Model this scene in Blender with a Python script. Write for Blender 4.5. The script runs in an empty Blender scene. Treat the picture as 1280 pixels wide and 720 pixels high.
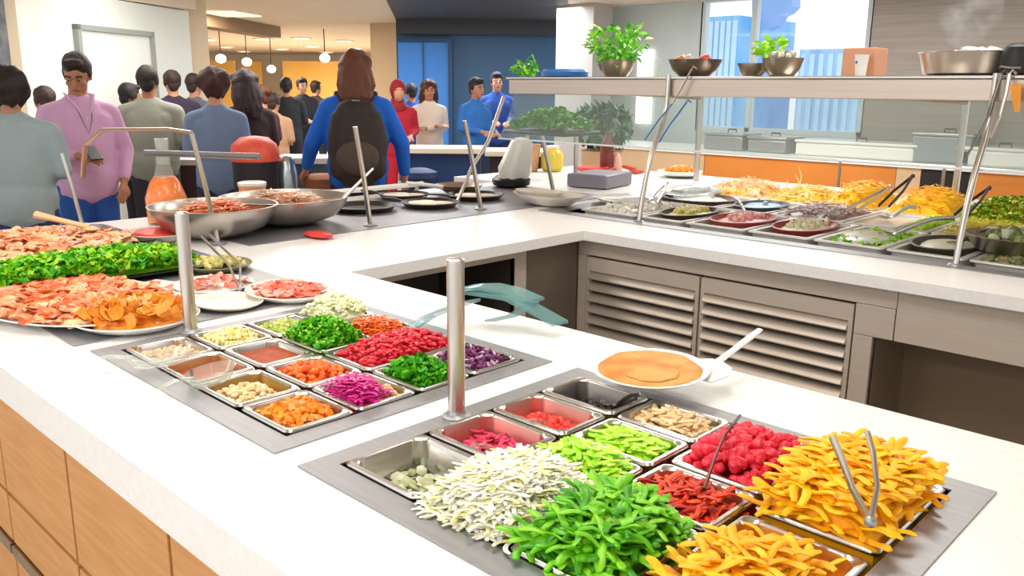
import bpy, bmesh, math, random
from mathutils import Vector, Matrix, noise
random.seed(7)
SC = bpy.context.scene
COL = SC.collection
PI = math.pi
U = random.uniform

# ------------------------------------------------------------------ camera geometry
FPX = 1064.2255
CX = Vector((0.71920213, 0.16489643, -0.67494997))   # world X axis in camera axes (right, down, forward)
CY = Vector((0.69474949, -0.15885638, 0.7014897))
CZ = Vector((0.00845304, -0.97343403, -0.22881156))
EYE = Vector((0, 0, 1.55))
def ray(x, y):
    c = Vector((x - 640, y - 360, FPX))
    return Vector((CX.dot(c), CY.dot(c), CZ.dot(c))) / FPX     # camera depth of one metre
def P(x, y, z=.9):
    d = ray(x, y); return EYE + d * ((z - EYE.z) / d.z)
def PD(x, y, dep): return EYE + ray(x, y) * dep
def PY(x, y, Y):
    d = ray(x, y); return EYE + d * (Y / d.y)
def PX(x, y, X):
    d = ray(x, y); return EYE + d * (X / d.x)

# ------------------------------------------------------------------ materials
def lin(c):
    if isinstance(c, str): c = tuple(int(c[i:i+2], 16) / 255 for i in (0, 2, 4))
    return tuple(v / 12.92 if v <= .04045 else ((v + .055) / 1.055) ** 2.4 for v in c[:3])
MATS = {}
def mat(name, c, rough=.5, metal=0., c2=None, scale=30., bump=0., bscale=None, trans=0., alpha=1., emis=0., coat=0., stretch=None, sss=0., ior=1.45, detail=3):
    if name in MATS: return MATS[name]
    m = bpy.data.materials.new(name); m.use_nodes = True; MATS[name] = m
    nt = m.node_tree; b = nt.nodes['Principled BSDF']
    def si(k, v):
        if k in b.inputs: b.inputs[k].default_value = v
    si('Base Color', (*lin(c), 1)); si('Roughness', rough); si('Metallic', metal)
    si('Transmission Weight', trans); si('Alpha', alpha); si('Coat Weight', coat); si('IOR', ior)
    if sss: si('Subsurface Weight', sss); si('Subsurface Radius', (.02, .01, .006))
    if emis: si('Emission Color', (*lin(c), 1)); si('Emission Strength', emis)
    if c2 or bump:
        tc = nt.nodes.new('ShaderNodeTexCoord'); mp = nt.nodes.new('ShaderNodeMapping')
        nt.links.new(tc.outputs['Object'], mp.inputs['Vector'])
        if stretch: mp.inputs['Scale'].default_value = stretch
        nz = nt.nodes.new('ShaderNodeTexNoise'); nz.inputs['Scale'].default_value = scale; nz.inputs['Detail'].default_value = detail
        nt.links.new(mp.outputs['Vector'], nz.inputs['Vector'])
        if c2:
            r = nt.nodes.new('ShaderNodeValToRGB')
            r.color_ramp.elements[0].position = .35; r.color_ramp.elements[1].position = .65
            r.color_ramp.elements[0].color = (*lin(c), 1); r.color_ramp.elements[1].color = (*lin(c2), 1)
            nt.links.new(nz.outputs['Fac'], r.inputs['Fac']); nt.links.new(r.outputs['Color'], b.inputs['Base Color'])
        if bump:
            n2 = nz
            if bscale:
                n2 = nt.nodes.new('ShaderNodeTexNoise'); n2.inputs['Scale'].default_value = bscale
                nt.links.new(mp.outputs['Vector'], n2.inputs['Vector'])
            bp = nt.nodes.new('ShaderNodeBump'); bp.inputs['Strength'].default_value = bump; bp.inputs['Distance'].default_value = .01
            nt.links.new(n2.outputs['Fac'], bp.inputs['Height']); nt.links.new(bp.outputs['Normal'], b.inputs['Normal'])
    return m
def glass(name, c, tint=.12, rough=.03):
    """thin clear sheet: mostly see-through, a little glossy"""
    if name in MATS: return MATS[name]
    m = bpy.data.materials.new(name); m.use_nodes = True; MATS[name] = m
    nt = m.node_tree; nt.nodes.clear()
    o = nt.nodes.new('ShaderNodeOutputMaterial'); t = nt.nodes.new('ShaderNodeBsdfTransparent'); g = nt.nodes.new('ShaderNodeBsdfGlossy')
    d = nt.nodes.new('ShaderNodeBsdfDiffuse'); d.inputs['Color'].default_value = (*lin(c), 1)
    g.inputs['Roughness'].default_value = rough
    t.inputs['Color'].default_value = (*[1 - (1 - v) * .25 for v in lin(c)], 1)
    mx = nt.nodes.new('ShaderNodeMixShader'); mx.inputs[0].default_value = tint
    nt.links.new(t.outputs[0], mx.inputs[1]); nt.links.new(d.outputs[0], mx.inputs[2])
    lw = nt.nodes.new('ShaderNodeLayerWeight'); pw = nt.nodes.new('ShaderNodeMath'); pw.operation = 'POWER'; pw.inputs[1].default_value = 4
    ad = nt.nodes.new('ShaderNodeMath'); ad.operation = 'MULTIPLY_ADD'; ad.inputs[1].default_value = .5; ad.inputs[2].default_value = .03
    nt.links.new(lw.outputs['Facing'], pw.inputs[0]); nt.links.new(pw.outputs[0], ad.inputs[0])
    m2 = nt.nodes.new('ShaderNodeMixShader')
    nt.links.new(ad.outputs[0], m2.inputs[0]); nt.links.new(mx.outputs[0], m2.inputs[1]); nt.links.new(g.outputs[0], m2.inputs[2])
    nt.links.new(m2.outputs[0], o.inputs[0])
    return m

M = dict(
 quartz=mat('white_quartz', 'efedea', .3, c2='f4f3f1', scale=60),
 steel=mat('brushed_steel', 'b9b7b4', .36, 1., c2='c6c4c0', scale=8, stretch=(1, 30, 30), bump=.02),
 steelD=mat('dull_steel_sheet', 'a0a1a4', .42, .75, c2='a9aaad', scale=6, stretch=(1, 14, 14)),
 cabsteel=mat('cabinet_steel', 'c4b8aa', .5, .15, c2='cabfb2', scale=5, stretch=(1, 1, 30)),
 pansteel=mat('pan_steel', 'cfccc6', .25, 1.),
 post=mat('post_steel', 'cbc6be', .28, 1.),
 dark=mat('dark_void', '2b2725', .8),
 oak=mat('oak_veneer', 'cf9a62', .5, c2='c48d55', scale=5, stretch=(1.2, 1, 12), detail=5),
 gap=mat('brown_gap', '6a4628', .8),
 wallw=mat('white_panel', 'e4e9e0', .6, c2='e8ece4', scale=2),
 beige=mat('beige_ceiling', 'e2d2bd', .8),
 warm=mat('warm_ochre_wall', 'e0b060', .7, c2='dba94f', scale=1),
 cream=mat('cream_wall', 'e6d5b8', .8),
 blue=mat('blue_wall', '3f86d6', .5, c2='3a7dcc', scale=1),
 navy=mat('navy_wall', '2f5474', .5),
 black=mat('charcoal_paint', '3b3a3e', .6),
 blkp=mat('black_plastic', '1c1b1d', .4),
 white=mat('white_plate', 'eeece6', .25, coat=.3),
 ceram=mat('ceramic_cream', 'e4dfd2', .3),
 floor=mat('floor_tile', 'a89e92', .5, c2='a0968a', scale=3),
 orange=mat('orange_panel', 'de8a3c', .5, c2='d68236', scale=2),
 tan=mat('tan_panel', 'd6b48c', .6),
 clearp=glass('clear_plastic', 'e8efe8', .16, .08),
 glassm=glass('guard_glass', 'cfe0da', .13, .03),
 teal=glass('teal_acrylic', '86b8b6', .38, .1),
 copper=mat('copper_box', 'd49a78', .4, .3),
 bluep=mat('blue_enamel', '2f6fb8', .35),
)

# ------------------------------------------------------------------ mesh builder
class MB:
    def __init__(s): s.v = []; s.f = []; s.mi = []; s.cur = 0
    def add(s, vs, fs, T=None):
        o = len(s.v)
        s.v += [tuple(T @ Vector(v)) if T else tuple(v) for v in vs]
        s.f += [tuple(i + o for i in f) for f in fs]; s.mi += [s.cur] * len(fs)
        return s
    def box(s, a, b, T=None):
        x0, y0, z0 = a; x1, y1, z1 = b
        v = [(x0,y0,z0),(x1,y0,z0),(x1,y1,z0),(x0,y1,z0),(x0,y0,z1),(x1,y0,z1),(x1,y1,z1),(x0,y1,z1)]
        return s.add(v, [(3,2,1,0),(4,5,6,7),(0,1,5,4),(1,2,6,5),(2,3,7,6),(3,0,4,7)], T)
    def cyl(s, c, r, h, n=20, r2=None, T=None):
        r2 = r if r2 is None else r2
        v = []; 
        for k, (z, q) in enumerate(((0, r), (h, r2))):
            v += [(c[0] + q * math.cos(2*PI*i/n), c[1] + q * math.sin(2*PI*i/n), c[2] + z) for i in range(n)]
        f = [(i, (i+1) % n, n + (i+1) % n, n + i) for i in range(n)] + [tuple(range(n-1, -1, -1)), tuple(range(n, 2*n))]
        return s.add(v, f, T)
    def tube(s, pts, r, n=8, flat=1., cap=True):
        pts = [Vector(p) for p in pts]; m = len(pts)
        rs = r if isinstance(r, (list, tuple)) else [r] * m
        v = []; up = Vector((0, 0, 1))
        t0 = (pts[1] - pts[0]).normalized()
        if abs(t0.z) > .95: up = Vector((0, 1, 0))
        side = t0.cross(up).normalized()
        for i in range(m):
            t = (pts[min(i+1, m-1)] - pts[max(i-1, 0)]).normalized()
            side = (side - t * side.dot(t)); side = side.normalized() if side.length > 1e-6 else t.orthogonal().normalized()
            w = t.cross(side)
            v += [pts[i] + (side * math.cos(2*PI*k/n) + w * math.sin(2*PI*k/n) * flat) * rs[i] for k in range(n)]
        f = []
        for i in range(m - 1):
            f += [(i*n + k, i*n + (k+1) % n, (i+1)*n + (k+1) % n, (i+1)*n + k) for k in range(n)]
        if cap: f += [tuple(range(n-1, -1, -1)), tuple(range((m-1)*n, m*n))]
        return s.add(v, f)
    def lathe(s, prof, n=32, T=None, sx=1., sy=1., rip=None):
        v = []
        for r, z in prof:
            for k in range(n):
                a = 2*PI*k/n; q = r * (1 + (rip(a) if rip else 0))
                v.append((q * math.cos(a) * sx, q * math.sin(a) * sy, z))
        m = len(prof); f = []
        for i in range(m - 1):
            f += [(i*n + k, i*n + (k+1) % n, (i+1)*n + (k+1) % n, (i+1)*n + k) for k in range(n)]
        f += [tuple(range(n-1, -1, -1)), tuple(range((m-1)*n, m*n))]
        return s.add(v, f, T)
    def ell(s, c, r, n=12, m=8, jit=0, T=None):
        v = [(c[0], c[1], c[2] - r[2])]
        for i in range(1, m):
            th = -PI/2 + PI*i/m
            for k in range(n):
                a = 2*PI*k/n; j = 1 + (noise.noise(Vector((c[0]*37+math.cos(a)*1.3, c[1]*41+math.sin(a)*1.3, th*1.5+c[2]*29))) * jit if jit else 0)
                v.append((c[0] + r[0]*math.cos(th)*math.cos(a)*j, c[1] + r[1]*math.cos(th)*math.sin(a)*j, c[2] + r[2]*math.sin(th)*j))
        v.append((c[0], c[1], c[2] + r[2]))
        f = [(0, 1 + (k+1) % n, 1 + k) for k in range(n)]
        for i in range(m - 2):
            f += [(1+i*n+k, 1+i*n+(k+1) % n, 1+(i+1)*n+(k+1) % n, 1+(i+1)*n+k) for k in range(n)]
        e = len(v) - 1; b = 1 + (m-2)*n
        f += [(b + k, b + (k+1) % n, e) for k in range(n)]
        return s.add(v, f, T)
    def mesh(s, name, mats, smooth=True):
        me = bpy.data.meshes.new(name); me.from_pydata(s.v, [], s.f)
        for m in (mats if isinstance(mats, (list, tuple)) else [mats]): me.materials.append(m)
        me.polygons.foreach_set('material_index', s.mi)
        me.update()
        if smooth:
            me.polygons.foreach_set('use_smooth', [True] * len(me.polygons))
            try: me.set_sharp_from_angle(angle=math.radians(38))
            except Exception: pass
        return me
    def build(s, name, mats, parent=None, smooth=True, bevel=0):
        o = bpy.data.objects.new(name, s.mesh(name, mats, smooth)); COL.objects.link(o)
        if parent: o.parent = parent
        if bevel:
            md = o.modifiers.new('bevel', 'BEVEL'); md.width = bevel; md.segments = 2; md.limit_method = 'ANGLE'
        return o
def thing(name, label, cat, loc=(0,0,0), rz=0, group=None):
    o = bpy.data.objects.new(name, None); COL.objects.link(o); o.empty_display_size = .05
    o.location = loc; o.rotation_euler = (0, 0, rz); return tag(o, label, cat, group)
def tag(o, label, cat, group=None, kind=None):
    o['label'] = label; o['category'] = cat
    if group: o['group'] = group
    if kind: o['kind'] = kind
    return o
def struct(name, mb, m, **k):
    o = mb.build(name, m, **k); o['kind'] = 'structure'; return o
def setloc(o, loc, rz=0):
    o.location = loc; o.rotation_euler = (0, 0, rz); return o

def grid_slab(mb, rects, holes, z0, z1):
    xs = sorted({v for r in rects + holes for v in (r[0], r[1])}); ys = sorted({v for r in rects + holes for v in (r[2], r[3])})
    def inside(i, j):
        if i < 0 or j < 0 or i >= len(xs)-1 or j >= len(ys)-1: return False
        x = (xs[i]+xs[i+1])/2; y = (ys[j]+ys[j+1])/2
        hit = lambda r: r[0] < x < r[1] and r[2] < y < r[3]
        return any(map(hit, rects)) and not any(map(hit, holes))
    for i in range(len(xs)-1):
        for j in range(len(ys)-1):
            if not inside(i, j): continue
            a, b, c, d = xs[i], xs[i+1], ys[j], ys[j+1]
            mb.add([(a,c,z1),(b,c,z1),(b,d,z1),(a,d,z1)], [(0,1,2,3)]); mb.add([(a,c,z0),(b,c,z0),(b,d,z0),(a,d,z0)], [(3,2,1,0)])
            for (di, dj, p, q) in ((-1,0,(a,d),(a,c)),(1,0,(b,c),(b,d)),(0,-1,(a,c),(b,c)),(0,1,(b,d),(a,d))):
                if not inside(i+di, j+dj): mb.add([(*p,z0),(*q,z0),(*q,z1),(*p,z1)], [(0,1,2,3)])
def weld(o):
    bm = bmesh.new(); bm.from_mesh(o.data); bmesh.ops.remove_doubles(bm, verts=bm.verts, dist=1e-5); bm.to_mesh(o.data); bm.free(); return o

# ------------------------------------------------------------------ room shell
CEIL = 2.62
def hd(lat, dep, z=0):
    """a floor point: lateral metres to the right and metres ahead of where the photographer stands"""
    f = Vector((-.6930, .7208, 0)); r = Vector((.7195, .6946, 0)).normalized()
    p = f * dep + r * lat; return Vector((p.x, p.y, z))
xe, xf = PY(716, 60, 9.75).x, PY(716, 60, 36).x
def plate(z0, z1):
    pg = [(-34, -3), (12, -3), (12, 9.75), (xe, 9.75), (xf, 36), (-34, 36)]; n = len(pg)
    return MB().add([(x, y, z0) for x, y in pg] + [(x, y, z1) for x, y in pg], [tuple(range(n-1, -1, -1)), tuple(range(n, 2*n))] + [(i, (i+1) % n, n+(i+1) % n, n+i) for i in range(n)])
struct('floor', plate(-.05, 0), M['floor'], smooth=False)
struct('ceiling', plate(CEIL, CEIL + .1), M['beige'], smooth=False)

def wall_between(name, a, b, z0, z1, th, m, mats2=None):
    a = Vector(a[:2]); b = Vector(b[:2]); d = (b - a); L = d.length; d.normalize()
    ang = math.atan2(d.y, d.x)
    o = MB().box((0, 0, z0), (L, th, z1)).build(name, m, smooth=False)
    o.location = (a.x, a.y, 0); o.rotation_euler = (0, 0, ang); return o
def sat(lat_px, dep):            # floor point at a given depth under an image column
    return hd((lat_px - 640) / 1093 * dep, dep)
# white panelled wall with a door, left
wa, wb = sat(22, 7.6), sat(240, 10.3)
o = wall_between('wall_left', wa, wb, 0, 2.38, .15, M['wallw']); o['kind'] = 'structure'
dvec = (wb - wa).normalized(); ang = math.atan2(dvec.y, dvec.x)
def onwall(px):                  # distance along the white wall of an image column
    best = min((abs((640 + 1093 * ((wa + dvec*t/100).dot(Vector((.7195,.6946,0)))) / ((wa + dvec*t/100).dot(Vector((-.6930,.7208,0))))) - px), t/100) for t in range(0, 700))
    return best[1]
t0, t1 = onwall(101), onwall(188)
dr = MB().box((t0, -.03, 0), (t1, 0, 2.05)).build('door_1', mat('white_door', 'e9ece6', .5), smooth=False)
dr.location = (wa.x, wa.y, 0); dr.rotation_euler = (0, 0, ang); dr['kind'] = 'structure'
fm = MB(); g = .05
fm.box((t0-g, -.06, 0), (t0, 0, 2.05+g)).box((t1, -.06, 0), (t1+g, 0, 2.05+g)).box((t0-g, -.06, 2.05), (t1+g, 0, 2.05+g))
fr = fm.build('door_frame', mat('grey_frame', '9aa09a', .5), dr, smooth=False)
MB().tube([(t0+.12, -.03, 1.0), (t0+.12, -.09, 1.0), (t0+.24, -.09, 1.0)], .012).build('door_handle', M['post'], dr)
# stone pillar far left, tan strip beside it
o = wall_between('wall_stone', sat(-140, 7.4), sat(2, 7.4), 0, CEIL, .3, mat('grey_brick', '5c6066', .8, c2='787b80', scale=9, bump=.6)); o['kind'] = 'structure'
o = wall_between('trim_1', sat(12, 7.55), sat(29, 7.6), 0, CEIL, .12, M['cream']); o['kind'] = 'structure'
# beige dropped ceiling face over the white wall, cream columns, warm dining room beyond
o = wall_between('trim_2', sat(-40, 7.4), sat(250, 10.2), 2.39, CEIL, .25, M['beige']); o['kind'] = 'structure'
o = wall_between('trim_3', sat(240, 10.5), sat(262, 10.6), 0, CEIL, .3, M['cream']); o['kind'] = 'structure'
o = wall_between('trim_4', sat(462, 15.5), sat(497, 15.2), 0, CEIL, .35, mat('column_tan', 'd2b896', .8)); o['kind'] = 'structure'
o = wall_between('wall_back', sat(180, 31), sat(520, 31), 0, CEIL, .2, M['cream']); o['kind'] = 'structure'
for n, (pa, pb, dep) in enumerate(((262, 292, 28), (300, 326, 29), (352, 440, 28))):
    o = wall_between('wall_panel_ochre', sat(pa, dep), sat(pb, dep), 0, CEIL - .3, .12, M['warm'])
    o['kind'] = 'structure'; o.name = 'trim_%d' % (5 + n)
o = wall_between('trim_8', sat(246, 13), sat(352, 16.5), 2.42, CEIL, .35, mat('brown_beam', '8d7256', .7)); o['kind'] = 'structure'
# blue wall with double door, dark bulkhead above it
o = wall_between('wall_blue', sat(494, 14.5), sat(700, 14.5), 0, 2.42, .2, M['navy']); o['kind'] = 'structure'
dd = wall_between('door_2', sat(496, 14.4), sat(558, 14.4), 0, 2.26, .1, M['blue']); dd['kind'] = 'structure'
s = sat(496, 14.4); e = sat(558, 14.4); L = (e - s).length
MB().box((L/2-.012, -.02, 0), (L/2+.012, 0, 2.26)).build('door_seam', M['navy'], dd, smooth=False)
MB().box((L, -.05, 0), (L+.07, .06, 2.32)).box((0, -.05, 2.26), (L, .06, 2.32)).build('door_frame', mat('navy_frame', '1f3f63', .5), dd, smooth=False)
MB().tube([(L/2+.1, 0, .95), (L/2+.1, -.06, .97), (L/2+.1, -.06, 1.25), (L/2+.1, 0, 1.27)], .012).build('door_handle', M['post'], dd)
bk = MB(); pts = [PD(470, -12, 9.2), PD(500, 42, 13.9), PD(702, 42, 13.9), PD(702, -12, 9.2)]
q = [(p.x, p.y) for p in (sat(478, 10.2), sat(494, 14.3), sat(705, 14.3), sat(705, 10.2))]
bk.add([(x, y, CEIL-.015) for x, y in q] + [(x, y, CEIL-.001) for x, y in q], [(3,2,1,0),(4,5,6,7),(0,1,5,4),(1,2,6,5),(2,3,7,6),(3,0,4,7)])
struct('ceiling_dark', bk, M['black'], smooth=False)
o = wall_between('trim_9', sat(494, 14.2), sat(702, 14.2), 2.38, CEIL, .2, M['black']); o['kind'] = 'structure'

# right side: pale pillar, wall, windows, steel wall
YW = 9.6
def wx(px, y=60, Y=YW): return PY(px, y, Y).x
struct('wall_pillar', MB().box((wx(695, 60, 8.9), 8.9, 0), (wx(741, 60, 8.9), 9.3, CEIL)), mat('pillar_grey', 'b4aca4', .6), smooth=False)
xw = [wx(735), wx(876), wx(1086), wx(1150), wx(1330)]
wr = MB()
wr.box((xw[0], YW, 0), (xw[1], YW+.15, CEIL)).box((xw[1], YW, 0), (xw[2], YW+.15, 1.05)).box((xw[1], YW, CEIL-.02), (xw[2], YW+.15, CEIL))
struct('wall_right', wr, mat('pale_wall', 'ccd6d4', .5), smooth=False)
ws = MB().box((xw[2], YW, 0), (xw[4]+3, YW+.15, CEIL))
struct('wall_steel', ws, mat('wall_steel', '9b928a', .45, .55, c2='a89f96', scale=3, stretch=(.4, 1, 14)), smooth=False)
win = MB().box((xw[1], YW+.05, 1.05), (xw[2], YW+.06, CEIL-.02))
wo = struct('window_1', win, glass('window_glass', 'dfeaf2', .05), smooth=False)
wf = MB()
for px in (877, 940, 1084):
    x = wx(px); wf.box((x-.03, YW, 1.05), (x+.03, YW+.1, CEIL-.02))
wf.box((xw[1], YW, 1.05), (xw[2], YW+.1, 1.1))
wf.build('window_frame', mat('pale_frame', 'd5e0e6', .4), wo, smooth=False)
MB().box((wx(800), YW-.04, 1.1), (wx(818), YW, 2.05)).build('wall_light', mat('lit_tube', 'ffffff', .4, emis=2.2))  # bright reflection on the wall, built as a glowing strip
lt = bpy.data.objects['wall_light']; tag(lt, 'tall glowing strip for a light reflection on the pale wall behind the herb bowls', 'light')
# street outside: bright white sky (world) and blue glass buildings
by = 26
def bld(name, pa, pb, ytop, c, c2, label):
    a = PY(pa, ytop, by); b = PY(pb, ytop, by)
    o = MB().box((a.x, by, -2), (b.x, by+4, a.z)).build(name, mat(name+'_facade', c, .3, c2=c2, scale=1.2, stretch=(4, 1, .3)), smooth=False)
    for k in range(7):
        x = a.x + (b.x-a.x)*(k+.5)/7
        MB().box((x-.08, by-.05, -1.5), (x+.08, by, a.z-.15)).build('mullion', mat('pale_mullion', 'b7dcf5', .4), o, smooth=False)
    return tag(o, label, 'building')
def cut(n): return n
bld('office_building', 872, 924, 22, '62aee6', '8cc8f2', 'light blue glazed office building outside the window, left one')
by = 28
bld('tower_block', 1000, 1082, 62, '7db0e2', 'a5cdf0', 'low pale blue building outside the window behind the two bowls')
by = 30
hb = PY(940, -30, by); hc = PY(990, 36, by)
hang = MB(); pr = [PY(x, y, 27) for x, y in ((940,-40),(990,-40),(990,8),(982,16),(974,20),(968,32),(955,37),(940,34))]
n = len(pr); hang.add([tuple(p) for p in pr] + [(p.x, p.y+.6, p.z) for p in pr], [tuple(range(n-1,-1,-1)), tuple(range(n, 2*n))] + [(i,(i+1)%n,n+(i+1)%n,n+i) for i in range(n)])
# this blue shape is a tower seen over the white awning; it stands on the ground behind
tw = hang.build('glass_tower', mat('tower_blue', '86aee6', .3, c2='7aa6e2', scale=1), smooth=False)
aw = MB(); a0 = PY(936, 70, 26.2); a1 = PY(1060, 30, 26.2)
tag(tw, 'jagged periwinkle blue facade high outside the window, above the lettuce bowl', 'building')

# ------------------------------------------------------------------ counters
F1 = (-1.225, -.32, .735, 1.50); H1 = (-1.178, -.375, .79, 1.452)
F2 = (-2.165, -1.30, .735, 1.495); H2 = (-2.118, -1.35, .79, 1.452)
F3 = (-4.05, -2.235, .72, 1.53)
FR = (-3.1, .9, 3.42, 5.36); HR = (-2.98, .8, 3.5, 5.3)
HK = (-4.1, -3.2, 1.75, 4.2)
top = MB()
grid_slab(top, [(-4.28, .9, .54, 1.755), (-4.75, -4.27, 4.3, 5.8), (-4.28, -2.5, 1.755, 3.08), (-4.28, 1.2, 3.08, 5.8)],
          [H1, H2, HR], .855, .9)
top.box((-4.28, .54, .81), (.9, .565, .855)).box((-4.28, .565, .81), (-4.255, 5.8, .855))
wt = weld(top.build('countertop', M['quartz'], smooth=False))
tag(wt, 'continuous white quartz worktop running in a U around the service bay', 'countertop')

def frame(rect, hole, label, z=.9005, h=.003, name='drop_in_frame', m=None):
    mb = MB(); grid_slab(mb, [rect], [hole] if hole else [], z, z+h)
    if hole:
        x0, x1, y0, y1 = hole; d = .16
        mb.add([(x0,y0,z),(x1,y0,z),(x1,y1,z),(x0,y1,z),(x0,y0,z-d),(x1,y0,z-d),(x1,y1,z-d),(x0,y1,z-d)], [(0,1,5,4)[::-1],(1,2,6,5)[::-1],(2,3,7,6)[::-1],(3,0,4,7)[::-1],(4,5,6,7)])
    o = mb.build(name, m or M['steelD'], smooth=False)
    return tag(o, label, 'serving frame')
frame(F1, H1, 'brushed steel drop-in frame nearest the camera, around the onions, peppers and red cubes')
frame(F2, H2, 'brushed steel drop-in frame behind the short round post, around the fifteen small pans')
frame(F3, None, 'steel tray sheet set in the worktop under the meat platters')
frame(FR, HR, 'long steel frame of the far right counter holding the dressings and cheeses')
frame(HK, None, 'steel cooktop strip under the two big woks on the far left counter', name='cooktop', m=mat('cooktop_steel', '8f8d90', .4, .6, c2='a09ea4', scale=5))

# near counter front: oak cabinet units
def cab(x0, x1, label, split=.52):
    t = thing('oak_cabinet', label, 'cabinet', ((x0+x1)/2, .58, 0)); w = (x1-x0)/2
    MB().box((-w, .0, .08), (w, .55, .80)).build('body', M['gap'], t, smooth=False)
    for (z0, z1, nm) in ((split, .785, 'drawer'), (.37, split-.014, 'drawer'), (.1, .325, 'door')):
        d = MB().box((-w+.004, -.022, z0), (w-.004, 0, z1)).build(nm, M['oak'], t, smooth=False, bevel=.002)
    MB().box((-w+.004, -.03, .335), (w-.004, -.002, .362)).build('handle', M['post'], t, smooth=False)
    MB().box((-w, .03, 0), (w, .5, .08)).build('plinth', M['gap'], t, smooth=False)
    return t
edges = [-4.2, -3.7, -3.22, -2.82, -2.36, -1.865, -1.367, -.87, -.37, .13, .63]
where = ['at the far left end of the near counter', 'second from the far left end of the near counter', 'third from the far left end of the near counter', 'left of the frame edge, fourth along the near counter',
 'whose front fills the left edge of the photo', 'just left of the narrow seam near the bottom left', 'with the widest visible front, bottom left', 'at the bottom of the photo under the worktop edge',
 'under the onion pan, mostly below the frame', 'under the right end of the near counter']
for i in range(len(edges)-1):
    cab(edges[i]+.002, edges[i+1]-.002, 'oak veneered cabinet unit ' + where[i], .52 if i < 6 else .50)

# inner side of far right counter: steel cabinets
YF = 3.14
def face(name, x0, x1, z0, z1, label, y=YF, dy=.03, m=None, cat='panel'):
    return tag(MB().box((x0, y, z0), (x1, y+dy, z1)).build(name, m or M['cabsteel'], smooth=False, bevel=.002), label, cat)
face('apron_panel', -2.577, -1.075, .775, .853, 'taupe steel apron strip above the two louvred doors', cat='apron')
face('apron_panel', -1.073, .9, .655, .853, 'tall taupe steel apron above the dark open bay at right', cat='apron')
face('apron_panel', -1.222, -1.077, .655, .773, 'short steel apron piece beside the louvred door', cat='apron')
def louvre(x0, x1, label):
    t = thing('louvred_door', label, 'louvred door', ((x0+x1)/2, YF, 0)); w = (x1-x0)/2
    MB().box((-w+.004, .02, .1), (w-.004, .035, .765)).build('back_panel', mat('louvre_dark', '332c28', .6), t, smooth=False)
    f = MB(); f.box((-w+.003, -.002, .1), (-w+.02, .02, .765)).box((w-.02, -.002, .1), (w-.003, .02, .765)).box((-w+.02, -.002, .7), (w-.02, .02, .765)).box((-w+.02, -.002, .1), (w-.02, .02, .12))
    f.build('door_frame', M['cabsteel'], t, smooth=False)
    z = .675
    while z > .14:
        s = MB(); pr = [(0.026, z+.026), (.010, z+.024), (-.012, z+.004), (-.018, z-.008), (-.014, z-.014), (-.002, z-.014), (.016, z-.004)]
        n = len(pr); X0, X1 = -w+.02, w-.02
        s.add([(X0, a, b) for a, b in pr] + [(X1, a, b) for a, b in pr], [tuple(range(n)), tuple(range(2*n-1, n-1, -1))] + [((i+1)%n, i, n+i, n+(i+1)%n) for i in range(n)])
        s.build('louvre', mat('louvre_steel', 'c8bdb0', .4, .6), t); z -= .055
    return t
louvre(-2.525, -1.897, 'left louvred steel door under the far right counter')
louvre(-1.893, -1.225, 'right louvred steel door under the far right counter')
face('cabinet_post', -1.222, -1.15, 0, .653, 'narrow upright steel post between louvred door and dark bay', cat='post')
face('cabinet_post', -2.577, -2.527, 0, .773, 'narrow upright steel post in the inner corner of the bay', cat='post')
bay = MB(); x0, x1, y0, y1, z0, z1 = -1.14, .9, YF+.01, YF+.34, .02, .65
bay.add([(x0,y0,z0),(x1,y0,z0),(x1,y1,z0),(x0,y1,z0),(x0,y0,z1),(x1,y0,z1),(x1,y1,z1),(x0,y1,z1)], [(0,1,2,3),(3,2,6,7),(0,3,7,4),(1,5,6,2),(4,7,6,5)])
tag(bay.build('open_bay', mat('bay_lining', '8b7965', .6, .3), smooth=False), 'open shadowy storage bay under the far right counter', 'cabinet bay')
# inner side of the back-left counter
def facex(name, y0, y1, z0, z1, label, cat, m=None, x=-2.58, dx=.03):
    return tag(MB().box((x-dx, y0, z0), (x, y1, z1)).build(name, m or M['cabsteel'], smooth=False, bevel=.002), label, cat)
facex('apron_panel', 1.76, 2.70, .81, .853, 'steel apron strip above the dark niche of the back counter', 'apron')
facex('cabinet_post', 2.70, 2.775, 0, .853, 'upright steel post at the right end of the dark niche', 'post')
facex('corner_panel', 2.777, 3.138, 0, .853, 'flat steel panel in the inner corner of the bay', 'panel', mat('corner_steel', '7d7268', .5, .6))
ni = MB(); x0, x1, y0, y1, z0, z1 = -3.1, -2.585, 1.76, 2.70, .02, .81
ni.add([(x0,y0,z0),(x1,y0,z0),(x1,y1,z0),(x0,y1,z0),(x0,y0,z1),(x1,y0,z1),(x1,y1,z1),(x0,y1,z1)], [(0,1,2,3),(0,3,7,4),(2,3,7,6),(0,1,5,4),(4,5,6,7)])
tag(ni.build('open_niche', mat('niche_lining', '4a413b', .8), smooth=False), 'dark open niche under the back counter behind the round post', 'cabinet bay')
# carcass bodies so the counters stand on something
tag(MB().box((-4.22, 5.4, 0), (1.1, 5.75, .73)).build('counter_plinth', M['cabsteel'], smooth=False), 'long steel plinth under the outer edge of the far right counter', 'counter base')
tag(MB().box((-4.22, 1.3, 0), (-3.4, 4.9, .853)).build('counter_plinth', M['oak'], smooth=False), 'oak faced plinth under the outer edge of the back counter', 'counter base')
tag(MB().box((-4.2, 1.25, 0), (.7, 1.29, .72)).build('bay_partition', M['cabsteel'], smooth=False), 'steel back panel of the near counter facing the service bay', 'counter base')

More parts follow.
